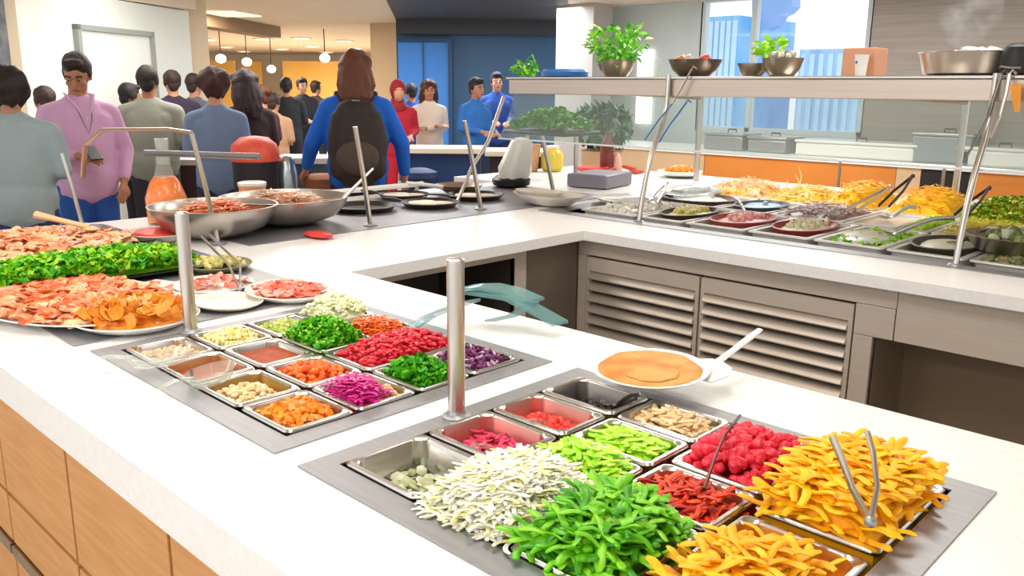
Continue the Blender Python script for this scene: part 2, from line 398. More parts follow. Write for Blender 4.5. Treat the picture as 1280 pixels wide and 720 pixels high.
# ------------------------------------------------------------------ food pans
def rr(cx, cy, hw, hl, r, z, n=5):
    r = min(r, hw*.95, hl*.95); out = []
    for (sx, sy, a0) in ((1,1,0),(-1,1,90),(-1,-1,180),(1,-1,270)):
        for k in range(n):
            a = math.radians(a0 + 90*k/(n-1)); out.append((cx + sx*(hw-r) + r*math.cos(a), cy + sy*(hl-r) + r*math.sin(a), z))
    return out
def ringmesh(rings, cap0=False, cap1=True):
    mb = MB(); n = len(rings[0]); v = [p for r in rings for p in r]; f = []
    for i in range(len(rings)-1): f += [(i*n+k, i*n+(k+1)%n, (i+1)*n+(k+1)%n, (i+1)*n+k) for k in range(n)]
    if cap0: f.append(tuple(range(n-1,-1,-1)))
    if cap1: f.append(tuple(range((len(rings)-1)*n, len(rings)*n)))
    return mb.add(v, f)
GP = {'near': 'steel pans in the near frame', 'mid': 'steel pans in the second frame', 'far': 'steel pans in the far right counter'}
def pan(rect, content, zone, z=.9045, depth=.09, m=None, rimw=.009, base=None):
    x0, x1, y0, y1 = rect; cx, cy, w, l = (x0+x1)/2, (y0+y1)/2, (x1-x0)/2-.003, (y1-y0)/2-.003; ww = rimw
    R = lambda i, zz, r: rr(0, 0, w-i, l-i, r, zz-z)
    mb = ringmesh([R(.016, z-depth-.001, .03), R(.0105, z-.002, .028), R(0, z-.003, .012), R(0, z+.001, .012), R(.003, z+.005, .014), R(ww, z+.005, .022), R(ww+.003, z+.001, .026), R(ww+.010, z-depth, .03)], cap0=True)
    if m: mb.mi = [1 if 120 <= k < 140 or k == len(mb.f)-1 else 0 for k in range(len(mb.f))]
    o = setloc(mb.build('food_pan', [base or M['pansteel'], m] if m else base or M['pansteel']), (cx, cy, z))
    return tag(o, 'steel pan of ' + content, 'food pan', GP[zone])

def inpan(rect, pad=.016): return (rect[0]+pad, rect[1]-pad, rect[2]+pad, rect[3]-pad)
def prof(rect, x, y, base, hgt, e=3.):
    u = abs(2*(x-rect[0])/(rect[1]-rect[0])-1); v = abs(2*(y-rect[2])/(rect[3]-rect[2])-1)
    return base + hgt * max(0, 1-u**e) * max(0, 1-v**e)
def mound(rect, base, hgt, bump=.006, fr=40, n=22, e=3., floor=-.07):
    """closed bumpy heap filling a pan"""
    mb = MB(); v = []; x0, x1, y0, y1 = rect
    for j in range(n+1):
        for i in range(n+1):
            x = x0+(x1-x0)*i/n; y = y0+(y1-y0)*j/n
            z = prof(rect, x, y, base, hgt, e) + bump*noise.noise(Vector((x*fr, y*fr, base*10)))
            v.append((x, y, z))
    f = [(j*(n+1)+i, j*(n+1)+i+1, (j+1)*(n+1)+i+1, (j+1)*(n+1)+i) for j in range(n) for i in range(n)]
    mb.add(v, f); b = [(x0,y0,.9+floor),(x1,y0,.9+floor),(x1,y1,.9+floor),(x0,y1,.9+floor)]
    o = len(mb.v); mb.v += b
    edge = [list(range(n+1)), [i*(n+1)+n for i in range(n+1)], [n*(n+1)+i for i in range(n, -1, -1)], [i*(n+1) for i in range(n, -1, -1)]]
    for s, e2 in enumerate(edge):
        mb.f.append(tuple(reversed(e2)) + (o+s, o+(s+1)%4)); mb.mi.append(mb.cur)
    mb.f.append((o+3, o+2, o+1, o)); mb.mi.append(mb.cur)
    return mb
def shreds(mb, rect, base, hgt, n, L, r, curl=.5, flat=.35, thick=.02, e=3., sides=5, seg=5, nm=1, over=0.):
    x0, x1, y0, y1 = rect; ox, oy = (x1-x0)*over, (y1-y0)*over
    for k in range(n):
        x = U(x0+L*.25-ox, x1-L*.25+ox); y = U(y0+L*.25-oy, y1-L*.25+oy)
        z = prof(rect, x, y, base, hgt, e) + U(-.2, 1)*thick
        a = U(0, 2*PI); ca = U(-1, 1)*curl*6/seg; tilt = U(-.35, .35); ll = L*U(.6, 1.15); p = Vector((x, y, z)); pts = []
        d = Vector((math.cos(a), math.sin(a), tilt)); p = p - d*ll/2
        for i in range(seg+1):
            pts.append(p.copy()); d = Matrix.Rotation(ca, 3, 'Z') @ d; d.z -= tilt/seg*1.6; p = p + d.normalized()*ll/seg
        mb.cur = random.randrange(nm)
        mb.tube(pts, [r*(.7 if i in (0, seg) else U(.85, 1.1)) for i in range(seg+1)], n=sides, flat=flat)
    return mb
def bits(mb, rect, base, hgt, n, s, thick=.01, e=3., nm=1, asp=(1,1,1), jit=.35, seg=(6,4)):
    x0, x1, y0, y1 = rect
    for k in range(n):
        x = U(x0+s*.6, x1-s*.6); y = U(y0+s*.6, y1-s*.6); z = prof(rect, x, y, base, hgt, e) + U(-.3, 1)*thick
        T = Matrix.Translation((x, y, z)) @ Matrix.Rotation(U(0, 6.28), 4, 'Z') @ Matrix.Rotation(U(-.8, .8), 4, 'X')
        q = s*U(.7, 1.2)/2; mb.cur = random.randrange(nm)
        mb.ell((0,0,0), (q*asp[0], q*asp[1], q*asp[2]), seg[0], seg[1], 0, T)
    return mb
def cube_bits(mb, rect, base, hgt, n, s, thick=.01, nm=1):
    x0, x1, y0, y1 = rect
    for k in range(n):
        x = U(x0+s*.6, x1-s*.6); y = U(y0+s*.6, y1-s*.6); z = prof(rect, x, y, base, hgt) + U(-.3, 1)*thick
        T = Matrix.Translation((x, y, z)) @ Matrix.Rotation(U(0, 6.28), 4, 'Z') @ Matrix.Rotation(U(-.7, .7), 4, 'X'); q = s*U(.35, .6)
        mb.cur = random.randrange(nm); mb.box((-q, -q*.8, -q*.6), (q, q*.8, q*.6), T)
    return mb
def leaves(mb, rect, base, hgt, n, s, thick=.02, nm=3, e=3.):
    """small crumpled leaf pieces"""
    x0, x1, y0, y1 = rect
    for k in range(n):
        x = U(x0+s*.3, x1-s*.3); y = U(y0+s*.3, y1-s*.3); z = prof(rect, x, y, base, hgt, e) + U(-.2, 1)*thick
        T = Matrix.Translation((x, y, z)) @ Matrix.Rotation(U(0, 6.28), 4, 'Z') @ Matrix.Rotation(U(-1.1, 1.1), 4, 'X') @ Matrix.Rotation(U(-.6, .6), 4, 'Y')
        q = s*U(.5, 1.1); mb.cur = random.randrange(nm); v = []
        for j in range(4):
            for i in range(3): 
                wv = (i-1)*q*.45*(1, 1.2, .9, .35)[j]; v.append((wv, (j/3-.5)*q, q*.16*math.sin(j*1.9+k)+abs(i-1)*q*.18+U(-.05, .05)*q))
        v2 = [(a, b, c-.0012) for a, b, c in v]
        f = [(j*3+i, j*3+i+1, j*3+i+4, j*3+i+3) for j in range(3) for i in range(2)]
        mb.add(v+v2, f+[tuple(12+t for t in reversed(q_)) for q_ in f], T)
    return mb

def food(name, mb, mats, label, cat, kind='stuff', center=None):
    o = mb.build(name, mats)
    return tag(o, label, cat, None, kind)

def strip_mesh(kind, mats, k):
    random.seed(100+k)
    mb = MB()
    if kind == 'pepper':
        L = U(.07, .10); c = U(-1.2, 1.2)*(2.4 if mats[0].name[0] == 'g' else 1.7); seg = 10; ph = U(0, 6); p = Vector((0,0,0)); d = Vector((1,0,0)); pts = []
        for i in range(seg+1):
            pts.append(p.copy()); d = Matrix.Rotation(c/seg, 3, 'Z') @ d; d.z = .30*math.cos(ph+i*.9); p = p + d.normalized()*L/seg
        mid = pts[seg//2].copy(); pts = [q-mid for q in pts]
        mb.tube(pts, [.0060*(.6 if i in (0, seg) else U(.85, 1.15)) for i in range(seg+1)], n=8, flat=.42)
    elif kind == 'chunk':
        mb.ell((0,0,0), (U(.011, .014), U(.009, .012), U(.008, .0105)), 12, 9, .25)
    elif kind == 'slice':
        n = 14; v = []; rr_ = U(.028, .04)
        rings = 4
        for j in range(rings+1):
            for i in range(n):
                a = 2*PI*i/n; q = rr_*j/rings*(1+.22*math.sin(2*a+k)+.1*math.sin(5*a)); v.append((q*math.cos(a)*1.35, q*math.sin(a)*.8, .004*math.sin(3*a+k)*j/rings+.008*math.sin(q*150+k)))
        f = [(j*n+i, j*n+(i+1)%n, (j+1)*n+(i+1)%n, (j+1)*n+i) for j in range(rings) for i in range(n)]
        v2 = [(a, b, c-.0022) for a, b, c in v]; N = len(v)
        mb.add(v+v2, f+[tuple(N+t for t in reversed(g_)) for g_ in f]+[(rings*n+(i+1)%n, rings*n+i, N+rings*n+i, N+rings*n+(i+1)%n) for i in range(n)])
    elif kind == 'chip':
        n = 6; v = []
        for j in range(n+1):
            for i in range(n+1):
                a = (i/n-.5); b = (j/n-.5); v.append((a*.05, b*.034, .02*(a*a*2.4)+.006*b*b))
        f = [(j*(n+1)+i, j*(n+1)+i+1, (j+1)*(n+1)+i+1, (j+1)*(n+1)+i) for j in range(n) for i in range(n)]
        v2 = [(a, b, c-.002) for a, b, c in v]; N = len(v)
        mb.add(v+v2, f+[tuple(N+t for t in reversed(g_)) for g_ in f])
    elif kind == 'cube':
        q = .0085; mb.box((-q, -q*U(.7, 1), -q*.7), (q, q*U(.7, 1), q*.7))
    elif kind == 'ring':
        R = U(.012, .017); pts = [(R*math.cos(a), R*math.sin(a), 0) for a in [i*5.0/8 for i in range(9)]]
        mb.tube(pts, .0033, n=6, flat=1.5)
    elif kind == 'fish':
        mb.ell((0,0,0), (.05, .02, .014), 12, 8, .2)
    me = mb.mesh(kind+'_piece', mats); random.seed(9000+k*7)
    return me
def pile(name, kind, mats, rect, base, hgt, n, label, cat, group, thick=.012, tilt=.35, e=3., sc=1., over=0., pad=.012, nv=6):
    """countable pieces: every piece an object of its own, sharing a few meshes"""
    vs = [strip_mesh(kind, [mats[i % len(mats)]], hash(name) % 1 + i + len(name)*3) for i in range(nv)]
    x0, x1, y0, y1 = rect; out = []
    nx = max(1, int(math.sqrt(n*(x1-x0)/(y1-y0)))); ny = max(1, math.ceil(n/nx)); cnt = 0
    for j in range(ny):
        for i in range(nx):
            if cnt >= n: break
            x = x0+pad + (x1-x0-2*pad)*((i+.5+U(-.45, .45))/nx); y = y0+pad + (y1-y0-2*pad)*((j+.5+U(-.45, .45))/ny)
            x = (x-(x0+x1)/2)*(1+over)+(x0+x1)/2; y = (y-(y0+y1)/2)*(1+over)+(y0+y1)/2
            o = bpy.data.objects.new(name, random.choice(vs)); COL.objects.link(o)
            o.location = (x, y, prof(rect, x, y, base, hgt, e) + U(0, 1)*thick)
            o.rotation_euler = (U(-tilt, tilt), U(-tilt, tilt), U(0, 2*PI)); o.scale = (sc*U(.85, 1.15),)*3
            tag(o, label, cat, group); out.append(o); cnt += 1
    return out

def fm(name, c, c2=None, rough=.4, sss=.0, bump=0, scale=60): return mat(name, c, rough, c2=c2, scale=scale, bump=bump, coat=.1, sss=sss)
YEL = [fm('yellow_pepper_a', 'ffc200', 'ffb800', .5), fm('yellow_pepper_b', 'ffcf08', 'ffc400', .5), fm('yellow_pepper_c', 'ffae00', 'ffbe00', .5)]
GRN = [fm('green_pepper_a', '58b40a', '6cc814'), fm('green_pepper_b', '8ed824', '74c814'), fm('green_pepper_c', '358c08', '48a40c'), fm('green_pepper_d', '64be10', '7ccc1c')]
RED = [fm('red_pepper_a', 'dc2c0c', 'ee4c18'), fm('red_pepper_b', 'b0180c', 'cc2c12'), fm('red_pepper_c', 'f06020', 'e03c10')]
BER = [fm('red_cube_a', 'e0203c', 'ee3850'), fm('red_cube_b', 'f03c50', 'e02840'), fm('red_cube_c', 'cc1830', 'e42c44')]
LIM = [fm('lime_a', 'b0f020', 'c0f43c'), fm('lime_b', '98e01c', 'acec28'), fm('lime_c', 'ccf860', 'bcf040')]
ONI = [fm('onion_a', 'fafaec', 'fcfcf4', sss=.3), fm('onion_b', 'f6f6d6', 'fafaea', sss=.3), fm('onion_d', 'f8f8e4', 'fcfcf2', sss=.3), fm('onion_c', 'f4ee9c', 'f6f2c4', sss=.3)]
BEI = [fm('beige_a', 'eed09c', 'e4bc80'), fm('beige_b', 'f6e4bc', 'eed4a0'), fm('beige_c', 'dcb47c', 'e6c490')]
PNK = [fm('pink_a', 'e03060', 'ea4470'), fm('pink_b', 'c82048', 'd83458')]
TOM = [fm('tomato_a', 'ee3c34', 'f25040'), fm('tomato_b', 'd82820', 'ea4438')]
ORA = [fm('orange_a', 'f08a18', 'f69c28'), fm('orange_b', 'e87808', 'f49420'), fm('orange_c', 'f8a838', 'ee8c18')]
CAR = [fm('carrot_a', 'ee6410', 'f47420'), fm('carrot_b', 'dc4808', 'ea600c'), fm('carrot_c', 'f48430', 'f07018')]
MAG = [fm('magenta_a', 'd8188c', 'e83498'), fm('magenta_b', 'b81070', 'd02484')]
PUR = [fm('purple_a', '6c2058', '80306c'), fm('purple_b', 'c8a0c8', 'dcc4dc'), fm('purple_c', '531643', '682054')]
MEA = [fm('meat_a', 'e8642c', 'f4a878', scale=38), fm('meat_b', 'ee8454', 'f6bc90', scale=38), fm('meat_c', 'e04c20', 'ee7c44', scale=30), fm('meat_d', 'f4ac70', 'f8d8a8', scale=38)]
SAL = [fm('salmon_a', 'ee5c44', 'f8947c', scale=40), fm('salmon_b', 'f48068', 'fcbca8', scale=40)]
BLK = [fm('olive_a', '26201e', '38302a'), fm('olive_b', '14100f', '241e1c')]
GLT = [fm('herb_a', '64c418', '7cd424'), fm('herb_b', '3c9c0c', '50b418'), fm('herb_c', '98e03c', '80d428')]

# --- frame 1
R1 = dict(A1=(-1.175,-.975,.792,.978), A2=(-1.175,-.975,.984,1.150), A3=(-1.175,-.975,1.156,1.300), A4=(-1.175,-.975,1.306,1.450),
 ON=(-.970,-.778,.792,1.030), L1=(-.970,-.778,1.036,1.154), L2=(-.970,-.778,1.160,1.300), MU=(-.970,-.778,1.306,1.450),
 GR=(-.773,-.585,.792,1.030), RP=(-.773,-.585,1.036,1.198), BE=(-.773,-.585,1.204,1.450), Y2=(-.580,-.378,.792,1.130), Y1=(-.580,-.378,1.150,1.450))
def tint(n, c): return mat('pan_tint_'+n, c, .3, .75)  # reflected food colour, mixed with sauce dirt, painted onto the pan's inner walls
pan(R1['A1'], 'a few pale pickle slices, nearest the left corner of the near frame', 'near')
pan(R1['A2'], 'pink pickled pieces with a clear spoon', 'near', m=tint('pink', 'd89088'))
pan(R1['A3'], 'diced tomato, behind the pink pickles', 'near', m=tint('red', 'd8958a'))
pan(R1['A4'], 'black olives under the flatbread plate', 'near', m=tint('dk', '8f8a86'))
pan(R1['ON'], 'a heap of shredded white onion at the front of the near frame', 'near')
pan(R1['L1'], 'lime green shredded pepper just behind the white onion', 'near')
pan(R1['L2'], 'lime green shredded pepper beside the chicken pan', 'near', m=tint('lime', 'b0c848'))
pan(R1['MU'], 'pale cooked chicken strips', 'near')
pan(R1['GR'], 'bright green pepper strips at the bottom of the photo', 'near')
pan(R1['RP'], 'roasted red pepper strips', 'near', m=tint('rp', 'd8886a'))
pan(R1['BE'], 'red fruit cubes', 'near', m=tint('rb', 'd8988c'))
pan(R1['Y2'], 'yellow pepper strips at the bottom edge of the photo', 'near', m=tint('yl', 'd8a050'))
pan(R1['Y1'], 'the tall heap of yellow pepper strips with tongs in it', 'near')
Z = .905
r = inpan(R1['A1'])
b = MB(); bits(b, r, Z-.062, .012, 70, .026, .012, asp=(1,1,.3), nm=2); food('pickle_slices', b, [fm('pick_a', 'a8ac78', 'c0c498'), fm('pick_b', 'c8ccaa', 'd8dabc')], 'pale green pickle slices low in the corner pan', 'pickles')
r = inpan(R1['A2']); b = mound(r, Z-.058, .018, .004); shreds(b, r, Z-.052, .018, 160, .035, .005, nm=2, over=-.06); food('pickled_radish', b, PNK, 'pink pickled radish shreds in the pan beside the round post', 'pickles')
r = inpan(R1['A3']); mm = mound(r, Z-.06, .024, .004); food('diced_tomato', bits(mm, r, Z-.054, .024, 190, .017, .012, nm=2), TOM, 'wet diced tomato in the pan behind the pink pickles', 'tomato')
r = inpan(R1['A4']); mm = mound(r, Z-.06, .01, .004); food('black_olives', bits(mm, r, Z-.055, .012, 160, .018, .01, nm=2), BLK, 'dark chopped black olives half hidden under the flatbread plate', 'olives')
r = inpan(R1['ON'], .008); mm = mound((r[0]+.012, r[1]-.012, r[2]+.012, r[3]-.012), Z-.002, .052, .012, 50); shreds(mm, r, Z+.001, .052, 1500, .05, .0040, curl=.45, flat=.25, thick=.005, nm=4, over=.07, seg=5); food('shredded_onion', mm, ONI, 'big loose heap of shredded white and yellowish onion', 'onion')
r = inpan(R1['L1'], .01); mm = mound(r, Z-.03, .03, .006, 50); shreds(mm, r, Z-.02, .034, 300, .045, .0052, curl=.3, nm=3, thick=.016); food('shredded_lime_pepper', mm, LIM, 'lime green pepper shreds right behind the white onion', 'pepper')
r = inpan(R1['L2'], .014); mm = mound(r, Z-.05, .035, .006, 50); shreds(mm, r, Z-.04, .036, 300, .045, .0052, curl=.3, nm=3, thick=.016, over=-.05); food('shredded_lime_pepper', mm, LIM, 'lime green pepper shreds in the pan between tomato and red cubes', 'pepper')
r = inpan(R1['MU'], .014); mm = mound(r, Z-.04, .028, .006, 50); shreds(mm, r, Z-.03, .03, 200, .034, .0055, curl=.3, nm=3, thick=.014, flat=.6); food('chicken_strips', mm, BEI, 'pale beige cooked chicken strips in the pan beside the plate', 'chicken')
G_ = lambda s: s
r = inpan(R1['GR'], .012); food('green_pepper_bed', mound(r, Z-.016, .05, .01, 45, e=4), [GRN[2]], 'packed green pepper under the loose green strips', 'pepper')
pile('green_pepper_strip', 'pepper', GRN, r, Z-.006, .052, 230, 'glossy bright green pepper strip in the heap at the bottom of the photo', 'pepper strip', 'loose green pepper strips', over=.03, thick=.016, tilt=.45, sc=.95, e=4, pad=.004)
r = inpan(R1['RP'], .014); food('red_pepper_bed', mound(r, Z-.04, .024, .008, 45), [RED[1]], 'packed roasted red pepper under the loose red strips', 'pepper')
pile('red_pepper_strip', 'pepper', RED, r, Z-.03, .026, 70, 'roasted orange-red pepper strip in the pan between green strips and red cubes', 'pepper strip', 'roasted red pepper strips', thick=.014, sc=.75)
r = inpan(R1['BE'], .012); food('red_cube_bed', mound(r, Z-.036, .034, .008, 45), [fm('berry_deep', '9c1024', 'b01830')], 'packed red fruit under the loose red cubes', 'fruit')
pile('red_fruit_cube', 'chunk', BER, r, Z-.012, .038, 130, 'glossy red fruit cube in the pan left of the yellow pepper heap', 'fruit cube', 'red fruit cubes', thick=.016, over=.04, sc=1.02)
r = inpan(R1['Y2'], .014); food('yellow_pepper_bed', mound(r, Z-.045, .045, .01, 45), [YEL[2]], 'packed yellow pepper under the strips at the bottom edge of the photo', 'pepper')
pile('yellow_pepper_strip', 'pepper', YEL, (r[0], r[1]-.02, r[2], r[3]-.03), Z-.03, .055, 105, 'yellow pepper strip in the pan cut off by the bottom edge of the photo', 'pepper strip', 'yellow strips in the front pan', thick=.018, tilt=.35, sc=1.1)
r = inpan(R1['Y1'], .012); food('yellow_pepper_bed', mound(r, Z-.008, .056, .008, 45, e=5), [YEL[2]], 'packed yellow pepper under the tall heap with the tongs', 'pepper')
pile('yellow_pepper_strip', 'pepper', YEL, r, Z+.002, .056, 190, 'golden yellow pepper strip in the tall heap holding the steel tongs', 'pepper strip', 'yellow strips under the tongs', thick=.013, tilt=.25, sc=1.12, over=.03, e=5, pad=.002)

# --- frame 2
R2 = {}
cols = [(-2.113,-1.935), (-1.930,-1.738), (-1.733,-1.545), (-1.540,-1.353)]
rows = [(.793,.955), (.960,1.118), (1.123,1.278), (1.283,1.450)]
for i, c in enumerate(cols):
    for j, q in enumerate(rows): R2[i, j] = (*c, *q)
R2[2, 2] = (cols[2][0], cols[2][1], 1.123, 1.450); del R2[2, 3]
names2 = {(0,0): 'mixed grains under a clear ladle, left corner of the second frame', (0,1): 'pale sweetcorn salad', (0,2): 'chopped green olives', (0,3): 'a white heap of chopped onion at the back of the second frame',
 (1,0): 'orange dressing under a clear ladle', (1,1): 'smooth brown chilli sauce', (1,2): 'chopped bright green herbs', (1,3): 'shredded carrot with a clear server',
 (2,0): 'beige chickpeas', (2,1): 'orange carrot batons', (2,2): 'chopped red peppers, the long pan', (3,0): 'orange squash cubes at the near corner of the second frame',
 (3,1): 'magenta pickled cabbage', (3,2): 'chopped green leaves beside the magenta cabbage', (3,3): 'diced red onion, right of the round post'}
for k, rct in R2.items():
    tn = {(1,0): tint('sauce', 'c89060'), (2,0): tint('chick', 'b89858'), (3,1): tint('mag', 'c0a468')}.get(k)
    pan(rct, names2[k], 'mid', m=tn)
I2 = lambda i, j, p=.012: inpan(R2[i, j], p)
r = I2(0,0); mm = mound(r, Z-.03, .014, .004); food('mixed_grains', bits(mm, r, Z-.025, .015, 240, .011, .008, nm=3), BEI, 'mixed cooked grains in the left corner pan of the second frame', 'grains')
r = I2(0,1); mm = mound(r, Z-.03, .03, .004); food('sweetcorn_salad', bits(mm, r, Z-.022, .032, 330, .012, .01, nm=3), [fm('corn_a', 'f0e090', 'f6ecb0'), fm('corn_b', 'e8d070', 'f4e498'), fm('corn_c', 'f6f0cc', 'eee0a0')], 'pale yellow sweetcorn salad heaped left of the brown sauce', 'salad')
r = I2(0,2); mm = mound(r, Z-.03, .02, .004); food('green_olives', bits(mm, r, Z-.025, .022, 200, .015, .01, nm=3), [fm('ol_a', 'b0c050', 'c4d070'), fm('ol_b', '98ac38', 'b0c050'), fm('ol_c', 'd4dc90', 'c4d070')], 'chopped green olives between sweetcorn and chopped onion', 'olives')
r = I2(0,3,.004); mm = mound(r, Z-.02, .055, .008); bits(mm, r, Z-.01, .06, 420, .017, .012, nm=2, asp=(1,.8,.5)); food('chopped_onion', mm, [fm('cho_a', 'f2f4d6', 'ecf0bc'), fm('cho_b', 'e6eeb0', 'f4f6dc')], 'white heap of chopped onion at the back of the second frame', 'onion')
def liquid(rect, z, m, name, label, cat, sk=0):
    x0, x1, y0, y1 = inpan(rect, .013); cx, cy = (x0+x1)/2, (y0+y1)/2
    mb = ringmesh([rr(0,0,(x1-x0)/2-.005,(y1-y0)/2-.005,.026,-.05), rr(0,0,(x1-x0)/2,(y1-y0)/2,.026,-.004), rr(0,0,(x1-x0)/2-.004,(y1-y0)/2-.004,.024,0), rr(0,0,(x1-x0)/2-.03,(y1-y0)/2-.03,.02,.003)], cap0=True)
    return tag(setloc(mb.build(name, m), (cx, cy, z)), label, cat, None, 'stuff')
liquid(R2[1,0], Z-.02, mat('orange_sauce', 'a8440c', .6, c2='b85414', scale=30, bump=.3), 'orange_dressing', 'rusty orange dressing in the pan with a clear ladle', 'sauce')
liquid(R2[1,1], Z-.012, mat('brown_sauce', '9c3c10', .6, c2='ac4c1c', scale=30, bump=.4), 'chilli_sauce', 'smooth reddish brown chilli sauce in the second frame', 'sauce')
r = I2(1,2,.004); mm = mound(r, Z-.02, .045, .008); leaves(mm, r, Z-.005, .045, 800, .016, .016, 3); food('chopped_herbs', mm, GLT, 'bright green chopped herbs heaped left of the red peppers', 'herbs')
r = I2(1,3); mm = mound(r, Z-.03, .03, .006); shreds(mm, r, Z-.022, .034, 300, .03, .0035, nm=3, thick=.012, over=-.05); food('shredded_carrot', mm, CAR, 'orange shredded carrot in front of the chopped onion', 'carrot')
r = I2(2,0,.016); food('chickpea_bed', mound(r, Z-.04, .02, .004), [BEI[0]], 'beige chickpea mash under the loose chickpeas', 'chickpeas')
pile('chickpea', 'chunk', BEI[:2], (r[0]+.01,r[1]-.01,r[2],r[3]-.01), Z-.03, .024, 80, 'beige chickpea in the pan left of the orange squash cubes', 'chickpea', 'chickpeas', thick=.008, sc=.62)
r = I2(2,1); food('carrot_bed', mound(r, Z-.035, .022, .004), [CAR[1]], 'packed carrot under the loose orange batons', 'carrot')
pile('carrot_baton', 'chunk', CAR, r, Z-.022, .026, 64, 'orange-red carrot piece in the pan above the magenta cabbage', 'carrot piece', 'carrot pieces', thick=.01, sc=.85)
r = I2(2,2,.01); mm = mound(r, Z-.025, .035, .006); bits(mm, r, Z-.012, .038, 420, .02, .012, nm=3, asp=(1.2,.6,.4)); food('chopped_red_pepper', mm, [fm('crp_a', 'dc1c30', 'e83448'), fm('crp_b', 'c01024', 'd42034'), fm('crp_c', 'f0525c', 'e4303c')], 'crimson chopped peppers filling the long pan behind the post', 'pepper')
r = I2(3,0,.014); food('squash_bed', mound(r, Z-.04, .024, .004), [ORA[1]], 'packed squash under the loose orange cubes', 'squash')
pile('squash_cube', 'cube', ORA, r, Z-.022, .026, 120, 'small orange squash cube in the near corner pan of the second frame', 'squash cube', 'orange squash cubes', thick=.01, tilt=.6, sc=.78)
r = I2(3,1,.014); x0, x1, y0, y1 = r; mm = mound((x0, x1, y0, y1-.035), Z-.03, .04, .006); shreds(mm, (x0, x1, y0, y1-.035), Z-.022, .044, 260, .035, .0036, nm=2, thick=.012); food('pickled_cabbage', mm, MAG, 'hot magenta pickled cabbage beside the squash cubes', 'cabbage')
mm = MB(); bits(mm, (x0+.03, x1-.01, y1-.035, y1-.005), Z-.03, .02, 60, .013, .016, nm=3); food('toasted_seeds', mm, BEI, 'small spill of beige seeds beside the magenta cabbage', 'seeds')
r = I2(3,2); mm = mound(r, Z-.03, .035, .008); leaves(mm, r, Z-.02, .038, 500, .022, .016, 3); food('chopped_greens', mm, [GLT[1], GLT[0], fm('dgr', '3c9c20', '4cac2c')], 'dark and light green chopped leaves left of the round post', 'greens')
r = I2(3,3); food('red_onion_bed', mound(r, Z-.035, .024, .006), [PUR[1]], 'packed red onion under the loose purple pieces', 'onion')
pile('red_onion_piece', 'ring', PUR, r, Z-.02, .028, 90, 'purple and white red onion piece right of the round post', 'onion piece', 'red onion pieces', thick=.012, tilt=.7, sc=.8)

# ------------------------------------------------------------------ steel guard posts on near counter
def round_post(x, y, label, top_z=1.222, r=.0175):
    t = thing('guard_post', label, 'post', (x, y, .9035))
    MB().cyl((0,0,.006), r, top_z-.909, 28).build('pole', M['post'], t)
    MB().lathe([(.029,0),(.029,.004),(.022,.008),(.0185,.012),(.0178,.016)], 28).build('base_flange', M['steelD'], t)
    MB().lathe([(.0178,0),(.0178,.004),(.014,.007),(.004,.008)], 24, Matrix.Translation((0,0,top_z-.903))).build('cap', M['pansteel'], t)
round_post(-1.196, 1.085, 'tall round brushed steel post rising between the two near frames')
round_post(-2.142, .985, 'round brushed steel post left of the second frame, in front of the platters')
def flat_post(pb, pt, label, w=.016, cat='post', lean=None):
    b = Vector(pb); t_ = Vector(pt); t = thing('guard_post', label, cat, b)
    d = t_ - b
    MB().tube([(0,0,.004), d*.5+Vector((0,.004,0)), d], w, n=10, flat=.55).build('pole', M['post'], t)
    MB().lathe([(.034,0),(.034,.004),(.024,.009)], 20).build('base_flange', M['steelD'], t)
    return t
GX = -3.33
flat_post((GX,3.21,.905), (GX-.02,3.11,1.38), 'slim steel guard post on the back counter just right of centre')
flat_post((-3.28,2.43,.905), (-3.28,2.36,1.37), 'slim steel guard post standing in front of the backpack')
flat_post((GX,1.68,.905), (GX,1.60,1.36), 'slim steel guard post beside the left wok')
flat_post((-4.2,1.45,.905), (-4.22,1.40,1.24), 'short steel guard post in front of the person in pink')
flat_post((-3.54,4.05,.905), (-3.6,4.0,1.26), 'slim curved steel guard post behind the white dish')
# arched rail of the left wok guard
rl = MB().tube([(GX,1.60,1.365), (GX-.12,1.56,1.375), (-3.75,1.42,1.365), (-3.86,1.38,1.30), (-3.9,1.37,1.16)], .013, n=8, flat=.6)
tag(rl.build('guard_rail', M['post']), 'bent steel rail running left from the wok guard post', 'rail')
tag(MB().tube([(-4.02,1.7,1.24),(-3.55,2.02,1.235)], .022, n=10, flat=.7).build('heat_lamp_bar', mat('bar_grey','8f9598',.3,.8)), 'grey horizontal heater bar above the left wok', 'heater')
# crossing brace at the left end of the far guard
a = PX(568, 224, -3.75); bq = PX(648, 128, -3.62)
tag(MB().tube([(-3.62,3.3,.91), (-3.62,3.42,1.10),(-3.62,3.55,1.24),(-3.62,3.68,1.50)], .011, n=8).build('guard_brace', M['post']), 'slanted steel brace at the left end of the far sneeze guard', 'brace')

